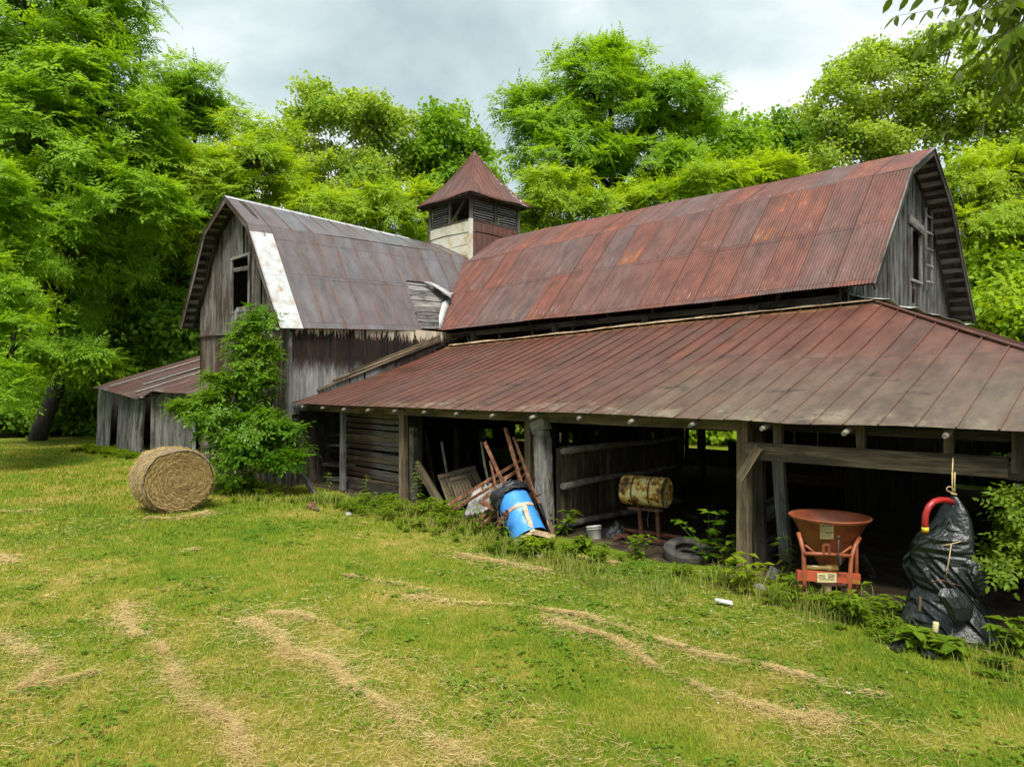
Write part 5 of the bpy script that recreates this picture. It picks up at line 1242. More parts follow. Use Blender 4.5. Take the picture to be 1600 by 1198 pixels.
for (a, b, Da, Db, r_, lb_) in (((705, 800), (792, 742), 16.4, 16.8, .03, 'grey pole lying behind the rusty twin rails'), ((722, 812), (812, 756), 15.6, 15.9, .026, 'thin grey pole lying just above the loose roofing sheet'), ((752, 690), (768, 772), 16.6, 16.2, .03, 'grey pole standing behind the rusty harrow arms'), ((690, 690), (700, 748), 18.6, 18.2, .04, 'grey pole leaning high behind the plank doors'), ((768, 822), (806, 792), 14.9, 15.0, .022, 'short dark pole lying against the blue barrel')):
    m = MB(); p, q = at(*a, D=Da), at(*b, D=Db); m.tube([p, lerp(p, q, .5)+rng.normal(0, .015, 3), q], r_, 8); tag(m.build('pole', 'log'), lb_, 'pole')

# ------------------------------------------------------------------ foliage
def leaflet(b, d, n, L, W, droop=.15):
    d = nrm(d); s = nrm(np.cross(d, n)); n = np.cross(s, d)
    return [b, b+d*L*.45+s*W/2, b+d*L-n*droop*L, b+d*L*.45-s*W/2]
def frond(o, d, n, L, pairs, ll, lw, out, g, droop=.5):
    d = nrm(d); pts = []; p = np.array(o, float)
    for k in range(pairs+1):
        t = k/pairs; dd = nrm(d-n*droop*t); pts.append((p.copy(), dd)); p = p+dd*L/pairs
    for k, (q, dd) in enumerate(pts):
        if k == 0: continue
        s = nrm(np.cross(dd, n)); nn = nrm(np.cross(s, dd)); sz = math.sin(math.pi*(.25+.65*k/pairs))
        for sg in (-1, 1): out.append(leaflet(q, s*sg*.85+dd*.55+g.normal(0, .1, 3), nn+g.normal(0, .18, 3), ll*sz, lw*sz, .2))
    out.append(leaflet(pts[-1][0], pts[-1][1], n, ll, lw))
def proto(kind, seed):
    g = np.random.default_rng(seed); out = []; z = np.array([0, 0, 1.])
    if kind == 'frond':
        k = 7; a0 = g.uniform(0, 6)
        for i in range(k):
            a = a0+2*math.pi*i/k+g.normal(0, .25); e = g.uniform(-.1, .5)
            frond((0, 0, 0), (math.cos(a)*math.cos(e), math.sin(a)*math.cos(e), math.sin(e)), z, g.uniform(.75, 1.1), 5, .36, .13, out, g, .75)
    elif kind == 'finefrond':
        k = 6; a0 = g.uniform(0, 6)
        for i in range(k):
            a = a0+2*math.pi*i/k+g.normal(0, .3); e = g.uniform(-.05, .75)
            frond((0, 0, 0), (math.cos(a)*math.cos(e), math.sin(a)*math.cos(e), math.sin(e)), z, g.uniform(.65, 1.0), 6, .27, .105, out, g, .32)
    elif kind == 'broad':
        for i in range(26):
            p = g.normal(0, .42, 3)*np.array([1, 1, .55]); n = nrm(np.array([g.normal(0, .55), g.normal(0, .55), 1.])+p*.6); d = nrm(np.cross(n, g.normal(0, 1, 3))-z*.35)
            L = g.uniform(.24, .40); out.append(leaflet(p, d, n, L, L*.85, .2))
    elif kind == 'oval':
        for i in range(6):
            a = g.uniform(0, 6.28); e = g.uniform(-.1, .6)
            frond((0, 0, 0), (math.cos(a)*math.cos(e), math.sin(a)*math.cos(e), math.sin(e)), z, g.uniform(.6, 1.), 4, .3, .16, out, g, .4)
    return np.array(out)            # (m, 4, 3)
PROTO = {k: [proto(k, 100+i*7+len(k)) for i in range(5)] for k in ('frond', 'finefrond', 'broad', 'oval')}
def place(P, up, kind, size, g, tilt=.35):
    """put one spray at each point P with its axis near up; returns (N,3) vertices, quads"""
    P = np.asarray(P, float); U = np.asarray(up, float)+g.normal(0, tilt, P.shape); U /= np.linalg.norm(U, axis=1)[:, None]
    A = np.cross(U, g.normal(0, 1, P.shape)); A /= np.linalg.norm(A, axis=1)[:, None]; B = np.cross(U, A)
    S = size*g.uniform(.75, 1.25, len(P)); out = []; pr = PROTO[kind]; idx = g.integers(0, len(pr), len(P))
    for i in range(len(pr)):
        m = idx == i
        if not m.any(): continue
        Q = pr[i].reshape(-1, 3)
        V = (Q[None, :, 0, None]*A[m][:, None]+Q[None, :, 1, None]*B[m][:, None]+Q[None, :, 2, None]*U[m][:, None])*S[m][:, None, None]+P[m][:, None]
        out.append(V.reshape(-1, 3))
    V = np.concatenate(out); return V, np.arange(len(V)).reshape(-1, 4)
def curve(a, b, bend, n, g):
    a = np.asarray(a, float); b = np.asarray(b, float); L = np.linalg.norm(b-a); k = g.normal(0, .08*L, 3)+np.array([0, 0, bend*L])
    return np.array([lerp(a, b, t)+k*math.sin(t*math.pi)*.9+g.normal(0, .012*L, 3)*(0 < t < 1) for t in np.linspace(0, 1, n)])
def make_tree(name, label, cat, base, ells, kind, size, mat, bark='bark', per=1.0, clump=1.15, trunk_r=.3, group=None, seed=1, fork=None, ntw=1., inner=.25, gapn=.5):
    """ells: list of (centre, radii); crown clumps sit in the outer shell of each lobe, limbs run from the trunk to them"""
    g = np.random.default_rng(seed); base = np.asarray(base, float)
    root = tag(empty(name, base), label, cat, group)
    C_ = np.array([e[0] for e in ells]); top = C_[np.argmax(C_[:, 2])]; mean = C_.mean(0)
    fk = np.asarray(fork, float) if fork is not None else base*np.array([.55, .55, .6])+mean*np.array([.45, .45, .4])
    tb = MB(); tr = curve(base-np.array([0, 0, .1]), fk, .0, 7, g); tb.tube(tr, np.linspace(trunk_r*1.25, trunk_r*.8, 7), 10)
    SP = []; SU = []
    for (c, r) in ells:
        c = np.asarray(c, float); r = np.asarray(r, float)
        lb = curve(fk, c+np.array([0, 0, -.15*r[2]]), .06, 7, g); tb.tube(lb, np.linspace(trunk_r*.62, trunk_r*.22, 7), 7)
        ext = curve(lb[-1], c+np.array([g.normal(0, .15)*r[0], g.normal(0, .15)*r[1], r[2]*.8]), .0, 5, g); tb.tube(ext, np.linspace(trunk_r*.22, .03, 5), 5)
        area = 4*math.pi*((r[0]*r[1])**1.6+(r[0]*r[2])**1.6+(r[1]*r[2])**1.6)**(1/1.6)/3**(1/1.6)
        nC = max(5, int(per*area/(clump**2*2.1)))
        D_ = g.normal(0, 1, (nC, 3)); D_[:, 2] = np.abs(D_[:, 2])*np.where(g.random(nC) < .30, -1, 1); D_ /= np.linalg.norm(D_, axis=1)[:, None]
        rad = np.where(g.random(nC) < inner, g.uniform(.35, .8, nC), g.uniform(.80, 1.06, nC)); K = c+D_*r*rad[:, None]
        for k, p in enumerate(K):
            if k % 2 == 0 and g.random() < ntw:
                src = lb[g.integers(3, 7)] if g.random() < .5 else ext[g.integers(0, 4)]
                tb.tube(curve(src, p, .05, 4, g), [trunk_r*.13+.012, trunk_r*.09+.01, .03, .012], 4, cap=False)
            nS = max(3, int(g.uniform(.6, 1.4)*6.5*(clump/size)**1.15)); q = g.normal(0, 1, (nS, 3)); q /= np.maximum(1e-6, np.linalg.norm(q, axis=1))[:, None]
            q *= g.random((nS, 1))**.45
            lay = np.array([1.15, 1.15, .42])*clump*g.uniform(.75, 1.25)
            SP.append(p+q*lay); o = nrm((p-c)/r**2*r.mean()); SU.append(np.tile(o*.55+np.array([0, 0, .85]), (nS, 1))+q*.25)
    SP = np.concatenate(SP); SU = np.concatenate(SU); ok = SP[:, 2] > .4; SP = SP[ok]; SU = SU[ok]
    V, Fq = place(SP, SU, kind, size, g)
    soup('crown', V, Fq, mat, root); tb.build('trunk', bark, root)
    return root
def E_(cx, cy_, rx, ry, D, depth=.85):
    c = at(cx, cy_, D=D); k = D/FPX; a = (rx+0.)*k; return (c, (a*.5*(1+depth), a*.5*(1+depth), ry*k))
def G_(px, D, z=None):
    p = at(px, 612, D=D); p[2] = float(ground_z(p[0], p[1])); return p

make_tree('walnut_tree', 'huge bright green pinnate leaved tree at the left with a thick forked dark trunk', 'tree', G_(58, 41),
          [E_(40, 70, 150, 120, 39), E_(150, 190, 110, 105, 39), E_(60, 230, 110, 90, 36), E_(185, 330, 95, 75, 38), E_(60, 390, 100, 70, 36), E_(170, 20, 60, 70, 40), E_(120, 440, 95, 55, 40), E_(10, 160, 90, 110, 38), E_(215, 260, 60, 60, 40), E_(108, 560, 62, 40, 38), E_(15, 590, 55, 45, 37)], 'finefrond', 1.12, 'leaf_walnut', per=.95, clump=1.25, trunk_r=.40, fork=at(78, 490, D=41), seed=11, inner=.25)
make_tree('walnut_tree', 'pinnate leaved tree whose rounded top rises right of the huge left tree', 'tree', G_(292, 47),
          [E_(272, 165, 62, 75, 46), E_(310, 190, 48, 70, 46), E_(290, 300, 85, 80, 45), E_(235, 330, 60, 60, 47)], 'finefrond', 1.12, 'leaf_walnut', per=.9, clump=1.2, trunk_r=.35, seed=12)
make_tree('walnut_tree', 'tree at the left edge whose low fronds hang over the lawn', 'tree', G_(-75, 29),
          [E_(-20, 470, 62, 75, 27), E_(15, 545, 42, 60, 26), E_(-60, 330, 90, 90, 28), E_(30, 400, 35, 40, 29), E_(-10, 610, 40, 36, 25)], 'finefrond', .8, 'leaf_walnut', per=1., clump=.8, trunk_r=.3, seed=13)
make_tree('maple_sapling', 'dense broad leaved young tree leaning over the lean-to roof', 'tree', G_(228, 47),
          [E_(235, 505, 75, 62, 45), E_(175, 575, 55, 45, 44), E_(285, 520, 48, 60, 43), E_(205, 430, 60, 55, 47), E_(300, 430, 50, 55, 47)], 'broad', .95, 'leaf_deep', per=1.1, clump=1.0, trunk_r=.2, seed=14)
make_tree('maple_sapling', 'shaded broad leaved young tree behind the big forked trunk', 'tree', G_(110, 55),
          [E_(110, 560, 85, 85, 54), E_(30, 560, 80, 80, 55), E_(120, 440, 80, 70, 56)], 'broad', 1.1, 'leaf_deep', per=.9, clump=1.3, trunk_r=.25, seed=15)
make_tree('locust_tree', 'light green pinnate leaved tree directly behind the wing gable peak', 'tree', G_(395, 43),
          [E_(395, 290, 75, 62, 43), E_(335, 300, 55, 60, 42), E_(400, 225, 50, 45, 45), E_(310, 380, 55, 55, 43)], 'finefrond', 1., 'leaf_bright', per=1., clump=1.0, trunk_r=.25, seed=16)
make_tree('sycamore_tree', 'tall airy yellow green sycamore with pale limbs left of the cupola', 'tree', G_(535, 56),
          [E_(490, 195, 48, 62, 54), E_(560, 205, 70, 55, 54), E_(610, 235, 48, 60, 55), E_(455, 260, 60, 60, 55), E_(545, 290, 80, 55, 54)], 'broad', .8, 'leaf_syc', 'bark_pale', per=.8, clump=1.15, trunk_r=.35, seed=17)
make_tree('maple_tree', 'darker round topped tree rising just left of the cupola roof', 'tree', G_(700, 58),
          [E_(695, 220, 42, 52, 57), E_(735, 250, 40, 45, 58), E_(665, 270, 40, 50, 57), E_(720, 300, 60, 50, 57)], 'broad', .95, 'leaf_walnut', per=.95, clump=1.1, trunk_r=.3, seed=18)
make_tree('locust_tree', 'low bright green tree showing above the middle of the wing roof', 'tree', G_(600, 43),
          [E_(600, 335, 62, 38, 42), E_(520, 335, 60, 35, 43), E_(660, 330, 40, 36, 43)], 'finefrond', .95, 'leaf_bright', per=1., clump=.95, trunk_r=.2, seed=19)
make_tree('walnut_tree', 'broad spreading walnut standing behind the middle of the main roof', 'tree', G_(955, 49),
          [E_(935, 150, 95, 70, 47), E_(1030, 180, 75, 65, 47), E_(860, 205, 78, 55, 47), E_(815, 185, 40, 45, 48), E_(900, 265, 95, 55, 46), E_(1030, 275, 80, 55, 47), E_(1090, 185, 45, 50, 48), E_(965, 110, 45, 40, 48)], 'finefrond', 1.12, 'leaf_walnut', per=.85, clump=1.15, trunk_r=.45, seed=20, fork=at(960, 300, D=48.5))
make_tree('locust_tree', 'small bright green tree just right of the cupola', 'tree', G_(872, 40),
          [E_(872, 312, 62, 42, 39), E_(830, 345, 40, 40, 39), E_(925, 335, 40, 30, 40)], 'finefrond', .95, 'leaf_bright', per=1.1, clump=.9, trunk_r=.2, seed=21)
make_tree('maple_tree', 'rounded mid green tree right of the broad walnut', 'tree', G_(1150, 55),
          [E_(1150, 235, 50, 55, 53), E_(1110, 275, 50, 45, 52), E_(1170, 290, 45, 45, 53)], 'broad', 1., 'leaf_walnut', per=.95, clump=1.05, trunk_r=.28, seed=22)
make_tree('maple_tree', 'dark green loose crowned tree left of the tall right sycamore', 'tree', G_(1225, 58),
          [E_(1215, 215, 38, 42, 57), E_(1255, 240, 38, 45, 57), E_(1220, 270, 55, 45, 57)], 'broad', .95, 'leaf_deep', per=.9, clump=1.1, trunk_r=.28, seed=23)
make_tree('sycamore_tree', 'tall airy sycamore standing behind the ridge end of the main roof', 'tree', G_(1385, 50),
          [E_(1360, 125, 60, 62, 48), E_(1300, 180, 48, 50, 48), E_(1395, 190, 60, 55, 48), E_(1330, 245, 65, 45, 48)], 'broad', .78, 'leaf_syc', 'bark_pale', per=.75, clump=1.1, trunk_r=.35, seed=24)
make_tree('sycamore_tree', 'tall airy sycamore furthest right against the sky', 'tree', G_(1500, 49),
          [E_(1470, 110, 55, 60, 47), E_(1530, 150, 60, 65, 46), E_(1480, 200, 60, 55, 47), E_(1590, 190, 60, 70, 46)], 'broad', .78, 'leaf_syc', 'bark_pale', per=.75, clump=1.1, trunk_r=.35, seed=25)
make_tree('locust_tree', 'yellow green feathery tree filling the view right of the main gable', 'tree', G_(1590, 33),
          [E_(1565, 290, 75, 55, 32), E_(1530, 380, 45, 55, 31), E_(1600, 390, 60, 70, 31), E_(1500, 300, 42, 45, 32), E_(1620, 270, 60, 60, 33)], 'finefrond', .8, 'leaf_yellow', per=1.1, clump=.85, trunk_r=.25, seed=26)
make_tree('maple_sapling', 'low leafy young tree behind the shed roof at the right edge', 'tree', G_(1575, 30),
          [E_(1560, 500, 55, 45, 29), E_(1610, 520, 50, 60, 28), E_(1550, 440, 40, 40, 30)], 'broad', .75, 'leaf_bright', per=1.1, clump=.8, trunk_r=.15, seed=27)
make_tree('locust_tree', 'bright feathery tree showing low above the main roof ridge at centre right', 'tree', G_(1120, 43),
          [E_(1110, 300, 70, 35, 42), E_(1200, 280, 60, 35, 43), E_(1010, 320, 60, 30, 42)], 'finefrond', .95, 'leaf_bright', per=1., clump=.95, trunk_r=.2, seed=28)
# woodland standing further back: every trunk its own tree, copied from three built ones
wood = [('deep green round woodland tree', 'leaf_deep', 'broad', 31), ('feathery mid green woodland tree', 'leaf_walnut', 'frond', 32), ('light green loose woodland tree', 'leaf_syc', 'broad', 33)]
protos = []
for lb_, mt, kd, sd_ in wood:
    protos.append(make_tree('woodland_tree', lb_, 'tree', (0, 0, 0), [((0, 0, 12), (5.2, 5.2, 5.)), ((2.5, 1, 8), (4., 4., 4.2)), ((-2.5, -1.5, 7), (4., 4., 4)), ((0, 2, 4), (4.4, 4.4, 3.4))], kd, 1.25, mt, per=.62, clump=1.7, trunk_r=.3, seed=sd_, ntw=.4))
spots = [(-70, 62, 1.25, 0), (30, 66, 1.3, 1), (95, 72, 1.3, 2), (160, 64, 1.2, 0), (240, 68, 1.2, 1), (330, 66, 1.1, 0), (400, 68, 1.1, 2), (470, 70, 1., 0), (560, 72, 1., 1), (640, 68, .95, 0), (700, 74, .9, 2), (775, 66, .9, 0), (850, 70, 1., 1), (930, 68, 1., 0), (1010, 72, 1.05, 2), (1090, 66, .95, 0), (1170, 72, .95, 1), (1250, 68, .9, 0), (1330, 66, .95, 2), (1410, 64, 1., 0), (1480, 60, 1., 1), (1560, 56, 1., 0), (1640, 50, 1., 2), (1720, 46, 1., 0), (-160, 60, 1.3, 2), (-260, 58, 1.3, 0)]
where = {0: 'at the far left edge behind the huge forked tree', 1: 'low behind the huge forked trunk', 2: 'showing between the forked trunk and the lean-to', 3: 'in the gap above the lean-to eave', 4: 'behind the young tree over the lean-to', 5: 'behind the left slope of the wing gable', 6: 'behind the wing gable peak', 7: 'below the left sycamore', 8: 'behind the wing roof ridge middle', 9: 'under the left sycamore beside the cupola', 10: 'directly behind the cupola left side', 11: 'directly behind the cupola right side', 12: 'behind the small bright tree right of the cupola', 13: 'behind the left lobe of the broad walnut', 14: 'behind the trunk of the broad walnut', 15: 'behind the right lobe of the broad walnut', 16: 'above the main ridge right of the broad walnut', 17: 'below the dark loose crowned tree', 18: 'between the dark tree and the right sycamore', 19: 'behind the ridge end of the main roof', 20: 'behind the top of the right gable', 21: 'behind the feathery yellow green tree', 22: 'beyond the right edge of the feathery tree', 23: 'outermost at the right edge', 24: 'outermost at the left edge', 25: 'beyond the left edge'}
for i, (px, D, s, k) in enumerate(spots):
    t = protos[k] if i in (0, 1, 2) and [s_[3] for s_ in spots].index(k) == i else copy_tree(protos[k])
    t.location = tuple(G_(px, D)); t.rotation_euler = (0, 0, i*1.7); t.scale = (s, s, s*(1+.1*math.sin(i*2.3)))
    t['label'] = wood[k][0].replace(' woodland', '')+' '+where[i].replace('showing ', ''); t['group'] = 'woodland trees behind the barn'
# undergrowth at the wood's edge
ub = []
for k, (mt, kd) in enumerate((('leaf_deep', 'broad'), ('leaf_bright', 'broad'))):
    ub.append(make_tree('bush', 'bush', 'bush', (0, 0, 0), [((0, 0, 1.3), (1.7, 1.7, 1.5)), ((1.3, .3, .9), (1.2, 1.2, 1.)), ((-1.2, -.3, 1.), (1.3, 1.3, 1.1))], kd, .75, mt, per=.8, clump=.8, trunk_r=.07, seed=40+k, ntw=.4))
bs = [(5, 50, 1.5, 0, 'left of the big forked trunk'), (110, 52, 1.5, 0, 'just right of the big forked trunk'), (-60, 47, 1.6, 0, 'beyond the left edge of the lawn'), (150, 60, 1.8, 0, 'at the back corner of the lean-to'), (60, 56, 1.6, 0, 'directly behind the big forked trunk'), (1010, 44, 1.9, 1, 'seen through the small opening in the back wall'), (1075, 43, 1.9, 1, 'seen through the left of the large back opening'), (1120, 42, 1.9, 1, 'seen through the right of the large back opening'), (880, 46, 2., 1, 'seen through the gap over the partition'), (760, 46, 2., 1, 'seen through the gap beside the hewn post'), (1570, 36, 1.7, 1, 'seen through the opening at the right end of the shed'), (200, 62, 1.9, 0, 'far behind the lean-to roof'), (30, 45, 1.2, 0, 'in front of the big forked trunk on its left'), (88, 45, 1.1, 0, 'in front of the big forked trunk on its right'), (125, 46, 1.3, 0, 'at the front corner of the lean-to')]
for i, (px, D, s, k, wtxt) in enumerate(bs):
    t = ub[k] if i == (0 if k == 0 else 5) else copy_tree(ub[k])
    t.location = tuple(G_(px, D)); t.rotation_euler = (0, 0, i*2.1); t.scale = (s, s, s)
    t['label'] = ('dark green bush ' if k == 0 else 'sunlit green bush ')+wtxt; t['group'] = 'bushes at the edge of the wood'
# shrub in front of the wing gable
make_tree('shrub', 'tall bright green leafy shrub growing against the wing gable corner', 'shrub', at(395, 765, Z=0.),
          [E_(392, 575, 32, 52, 20.6), E_(358, 650, 46, 40, 20.2), E_(400, 692, 42, 44, 20.), E_(376, 715, 42, 36, 19.9), E_(407, 520, 20, 34, 20.8), E_(322, 648, 26, 20, 20.2), E_(436, 694, 24, 34, 19.8), E_(462, 722, 14, 16, 19.5), E_(422, 668, 18, 28, 19.9), E_(406, 612, 20, 42, 20.5), E_(345, 600, 18, 18, 20.4), E_(300, 642, 18, 10, 20.0), E_(420, 545, 12, 18, 20.7), E_(440, 722, 14, 12, 19.6)], 'oval', .42, 'leaf_shrub', per=1.0, clump=.36, trunk_r=.06, seed=50, inner=.3)

# overhanging branch of a tree that stands out of frame to the right
def near_branch():
    g = np.random.default_rng(60); b = at(2350, 612, D=4.6); b[2] = 0
    root = tag(empty('overhanging_tree', b), 'near tree whose leafy pinnate branch hangs into the top right corner', 'tree')
    m = MB(); t0 = at(2350, -200, D=4.6); m.tube([b-np.array([0, 0, .1]), lerp(b, t0, .5)+.05, t0, t0+np.array([0, 0, 2.])], [.2, .17, .14, .1], 10); m.build('trunk', 'bark', root)
    tip = at(1600, -60, D=4.3); m = MB(); lim = [t0, at(2050, -330, D=4.5), at(1780, -150, D=4.4), tip, at(1540, 10, D=4.3)]; m.tube(lim, [.07, .045, .026, .014, .006], 7)
    lv = []
    fr = [((1590, -40), (1395, -5)), ((1600, -30), (1400, 25)), ((1575, -20), (1440, 70)), ((1570, 0), (1455, 40)), ((1590, 20), (1475, 50)), ((1600, 10), (1500, 110)), ((1620, 20), (1535, 100)), ((1640, 40), (1560, 160)), ((1640, 60), (1575, 150)), ((1600, 40), (1530, 60)), ((1610, 30), (1570, 110)), ((1650, 20), (1600, 150)), ((1600, -60), (1500, 0)), ((1560, -60), (1450, -30)), ((1660, 60), (1610, 200)), ((1640, 0), (1560, 60)), ((1650, -20), (1560, 20)), ((1660, 30), (1590, 90)), ((1620, -30), (1540, -10)), ((1680, 50), (1620, 130))]
    for k in range(26):
        x = 1560+g.uniform(0, 110); y = g.uniform(-60, 110); fr.append(((x+40, y-50), (x-g.uniform(10, 60), y+g.uniform(-5, 60))))
    for (a, e) in fr:
        D = g.uniform(4.0, 4.7); A = at(*a, D=D); B = at(*e, D=D+g.uniform(-.25, .25)); n = 8
        dr = (B-A); L = np.linalg.norm(dr); pts = [A+dr*t+np.array([0, 0, -.12*L*(t*t-t)*-1]) for t in np.linspace(0, 1, n+1)]; m.tube(pts, np.linspace(.0035, .0012, n+1), 5)
        m.tube([tip+g.normal(0, .02, 3), (tip+A)/2+np.array([0, 0, .02]), A], [.006, .005, .0035], 5, cap=False)
        up = nrm(np.array([g.normal(0, .3), g.normal(0, .3), 1.])); s = nrm(np.cross(dr, up))
        for k in range(1, n+1):
            for sg in (-1, 1):
                d = nrm(s*sg*.6+nrm(dr)*.45-np.array([0, 0, .55])+g.normal(0, .15, 3)); Lf = g.uniform(.085, .125); w_ = Lf*.42; nn = nrm(np.cross(d, np.cross(up, d))+g.normal(0, .35, 3)); ss = nrm(np.cross(d, nn)); p = pts[k]
                for q in range(3):     # a leaflet of three strips, curved and folded a little
                    f0, f1 = q/3, (q+1)/3; w0, w1 = [w_*math.sin(math.pi*min(1, f*.92+.08*(f > 0)))*(0 if f == 0 else 1) for f in (f0, f1)]
                    c0, c1 = [p+d*Lf*f-nn*.18*Lf*f*f for f in (f0, f1)]
                    if q == 2: w1 = .0008
                    lv.append([c0-ss*w0/2, c0+ss*w0/2, c1+ss*w1/2, c1-ss*w1/2])
    V = np.array(lv).reshape(-1, 3); soup('leaves', V, np.arange(len(V)).reshape(-1, 4), 'leaf_near', root); m.build('limb', 'bark', root)
near_branch()

# ------------------------------------------------------------------ weeds along the shed
def weed_mesh(kind, h, g):
    """returns (leaf quads (m,4,3), stem tubes list)"""
    lv = []; st = []
    if kind == 'stalk':          # one upright stalk with narrow drooping leaves in whorls
        top = np.array([g.normal(0, .04), g.normal(0, .04), h]); st.append((np.array([np.zeros(3), top*.5+g.normal(0, .01, 3), top]), [.008, .006, .003]))
        k = int(h/.085)
        for i in range(2, k):
            p = top*(i/k); nl = 3 if i < k-2 else 4
            for q in range(nl):
                a = g.uniform(0, 6.28); L = .27*(1-.35*i/k)*g.uniform(.8, 1.2); lv.append(leaflet(p, (math.cos(a), math.sin(a), .35), (0, 0, 1.), L, L*.24, .4))
    else:
        ns = {'bushy': 7, 'broad': 5, 'low': 9}[kind]
        for i in range(ns):
            a = g.uniform(0, 6.28); sp = g.uniform(.15, .75); tip = np.array([math.cos(a)*sp*h*.8, math.sin(a)*sp*h*.8, h*g.uniform(.55, 1.)])
            if kind == 'low': tip[2] *= .6
            P = np.array([np.zeros(3), tip*np.array([.35, .35, .55]), tip]); st.append((P, [.005, .004, .002]))
            n = 6 if kind != 'broad' else 5
            for k in range(1, n+1):
                t = k/n; p = P[0]*(1-t)**2+P[1]*2*t*(1-t)+P[2]*t*t
                for sg in range(2 if k < n else 4):
                    aa = g.uniform(0, 6.28); L = {'bushy': .15, 'broad': .19, 'low': .12}[kind]*g.uniform(.7, 1.25); wv = {'bushy': .34, 'broad': .55, 'low': .4}[kind]
                    lv.append(leaflet(p, (math.cos(aa), math.sin(aa), g.uniform(0, .5)), (0, 0, 1.), L, L*wv, .35))
    return np.array(lv), st
WP = {k: [weed_mesh(k, h, np.random.default_rng(70+i+len(k))) for i in range(4)] for k, h in (('stalk', 1.2), ('bushy', .55), ('broad', .5), ('low', .4))}
def weed(kind, px, py, h, label, mat='leaf_weed', seed=0, name='weed', D=None):
    p = at(px, py, D=D) if D else at(px, py, Z=0.)
    p[2] = float(ground_z(p[0], p[1])) if not D else max(0, p[2])
    if D: p[2] = 0.
    g = np.random.default_rng(200+seed); lv, st = weed_mesh(kind, h, g); root = tag(empty(name, p), label, 'weed', 'weeds along the open shed')
    soup('leaves', (lv+p).reshape(-1, 3), np.arange(lv.shape[0]*4).reshape(-1, 4), mat, root)
    m = MB()
    for P, r_ in st: m.tube(P+p, r_, 5)
    m.build('stem', 'stem', root)
for i, w_ in enumerate([
    ('stalk', 652, 800, 1.3, 'tall single stalk weed with whorled leaves beside the log post'), ('stalk', 512, 768, .62, 'young stalk weed left of the thin grey post'), ('stalk', 572, 782, .75, 'slim stalk weed against the crib sill board'), ('stalk', 440, 772, .7, 'stalk weed at the foot of the green shrub'),
    ('broad', 878, 838, .62, 'broad leaved seedling right of the hewn post'), ('broad', 1140, 888, .62, 'leafy weed left of the right hand double post', ), ('bushy', 996, 874, .42, 'pointed leaf weed in front of the drum stand'), ('broad', 912, 862, .28, 'broad leaved weed in front of the bucket'),
    ('stalk', 1228, 905, .75, 'bright stalk weed left of the orange spreader'), ('broad', 1162, 925, .62, 'lime green weed at the foot of the right hand post'), ('bushy', 1345, 975, .5, 'bushy low weed in front of the spreader feet'), ('bushy', 1310, 968, .42, 'small bushy weed under the spreader beam'), ('bushy', 1388, 975, .42, 'bushy weed left of the black wrapped machine'),
    ('broad', 1490, 1026, .22, 'seedling growing before the black plastic'), ('broad', 1426, 1014, .24, 'small seedling at the left foot of the black plastic'), ('broad', 1588, 1024, .42, 'leafy weed right of the black wrapped machine'), ('bushy', 830, 868, .4, 'lime weed under the open end of the blue barrel'), ('stalk', 790, 848, .5, 'stalk weed left of the blue barrel'),
    ('stalk', 745, 838, .7, 'thin stalk weed in front of the rusty rails'), ('bushy', 690, 812, .55, 'bushy weed below the leaning plank doors'), ('bushy', 610, 795, .45, 'bushy weed between the crib and the rough post')]):
    weed(w_[0], w_[1], w_[2], w_[3], w_[4], 'leaf_lime' if 'lime' in w_[4] else 'leaf_weed', i)
weed('broad', 1105, 850, 1.05, 'tall leafy sprout behind the tyre beside the double post', 'leaf_shrub', 41, D=12.0)
make_tree('sapling', 'leafy sapling branch reaching in at the right edge beside the wrapped machine', 'sapling', at(1690, 1040, Z=0.), [E_(1592, 785, 20, 34, 8.4), E_(1568, 880, 28, 20, 8.4), E_(1604, 860, 22, 26, 8.3), E_(1650, 820, 44, 60, 8.4)], 'oval', .26, 'leaf_weed', per=.4, clump=.16, trunk_r=.014, seed=61)
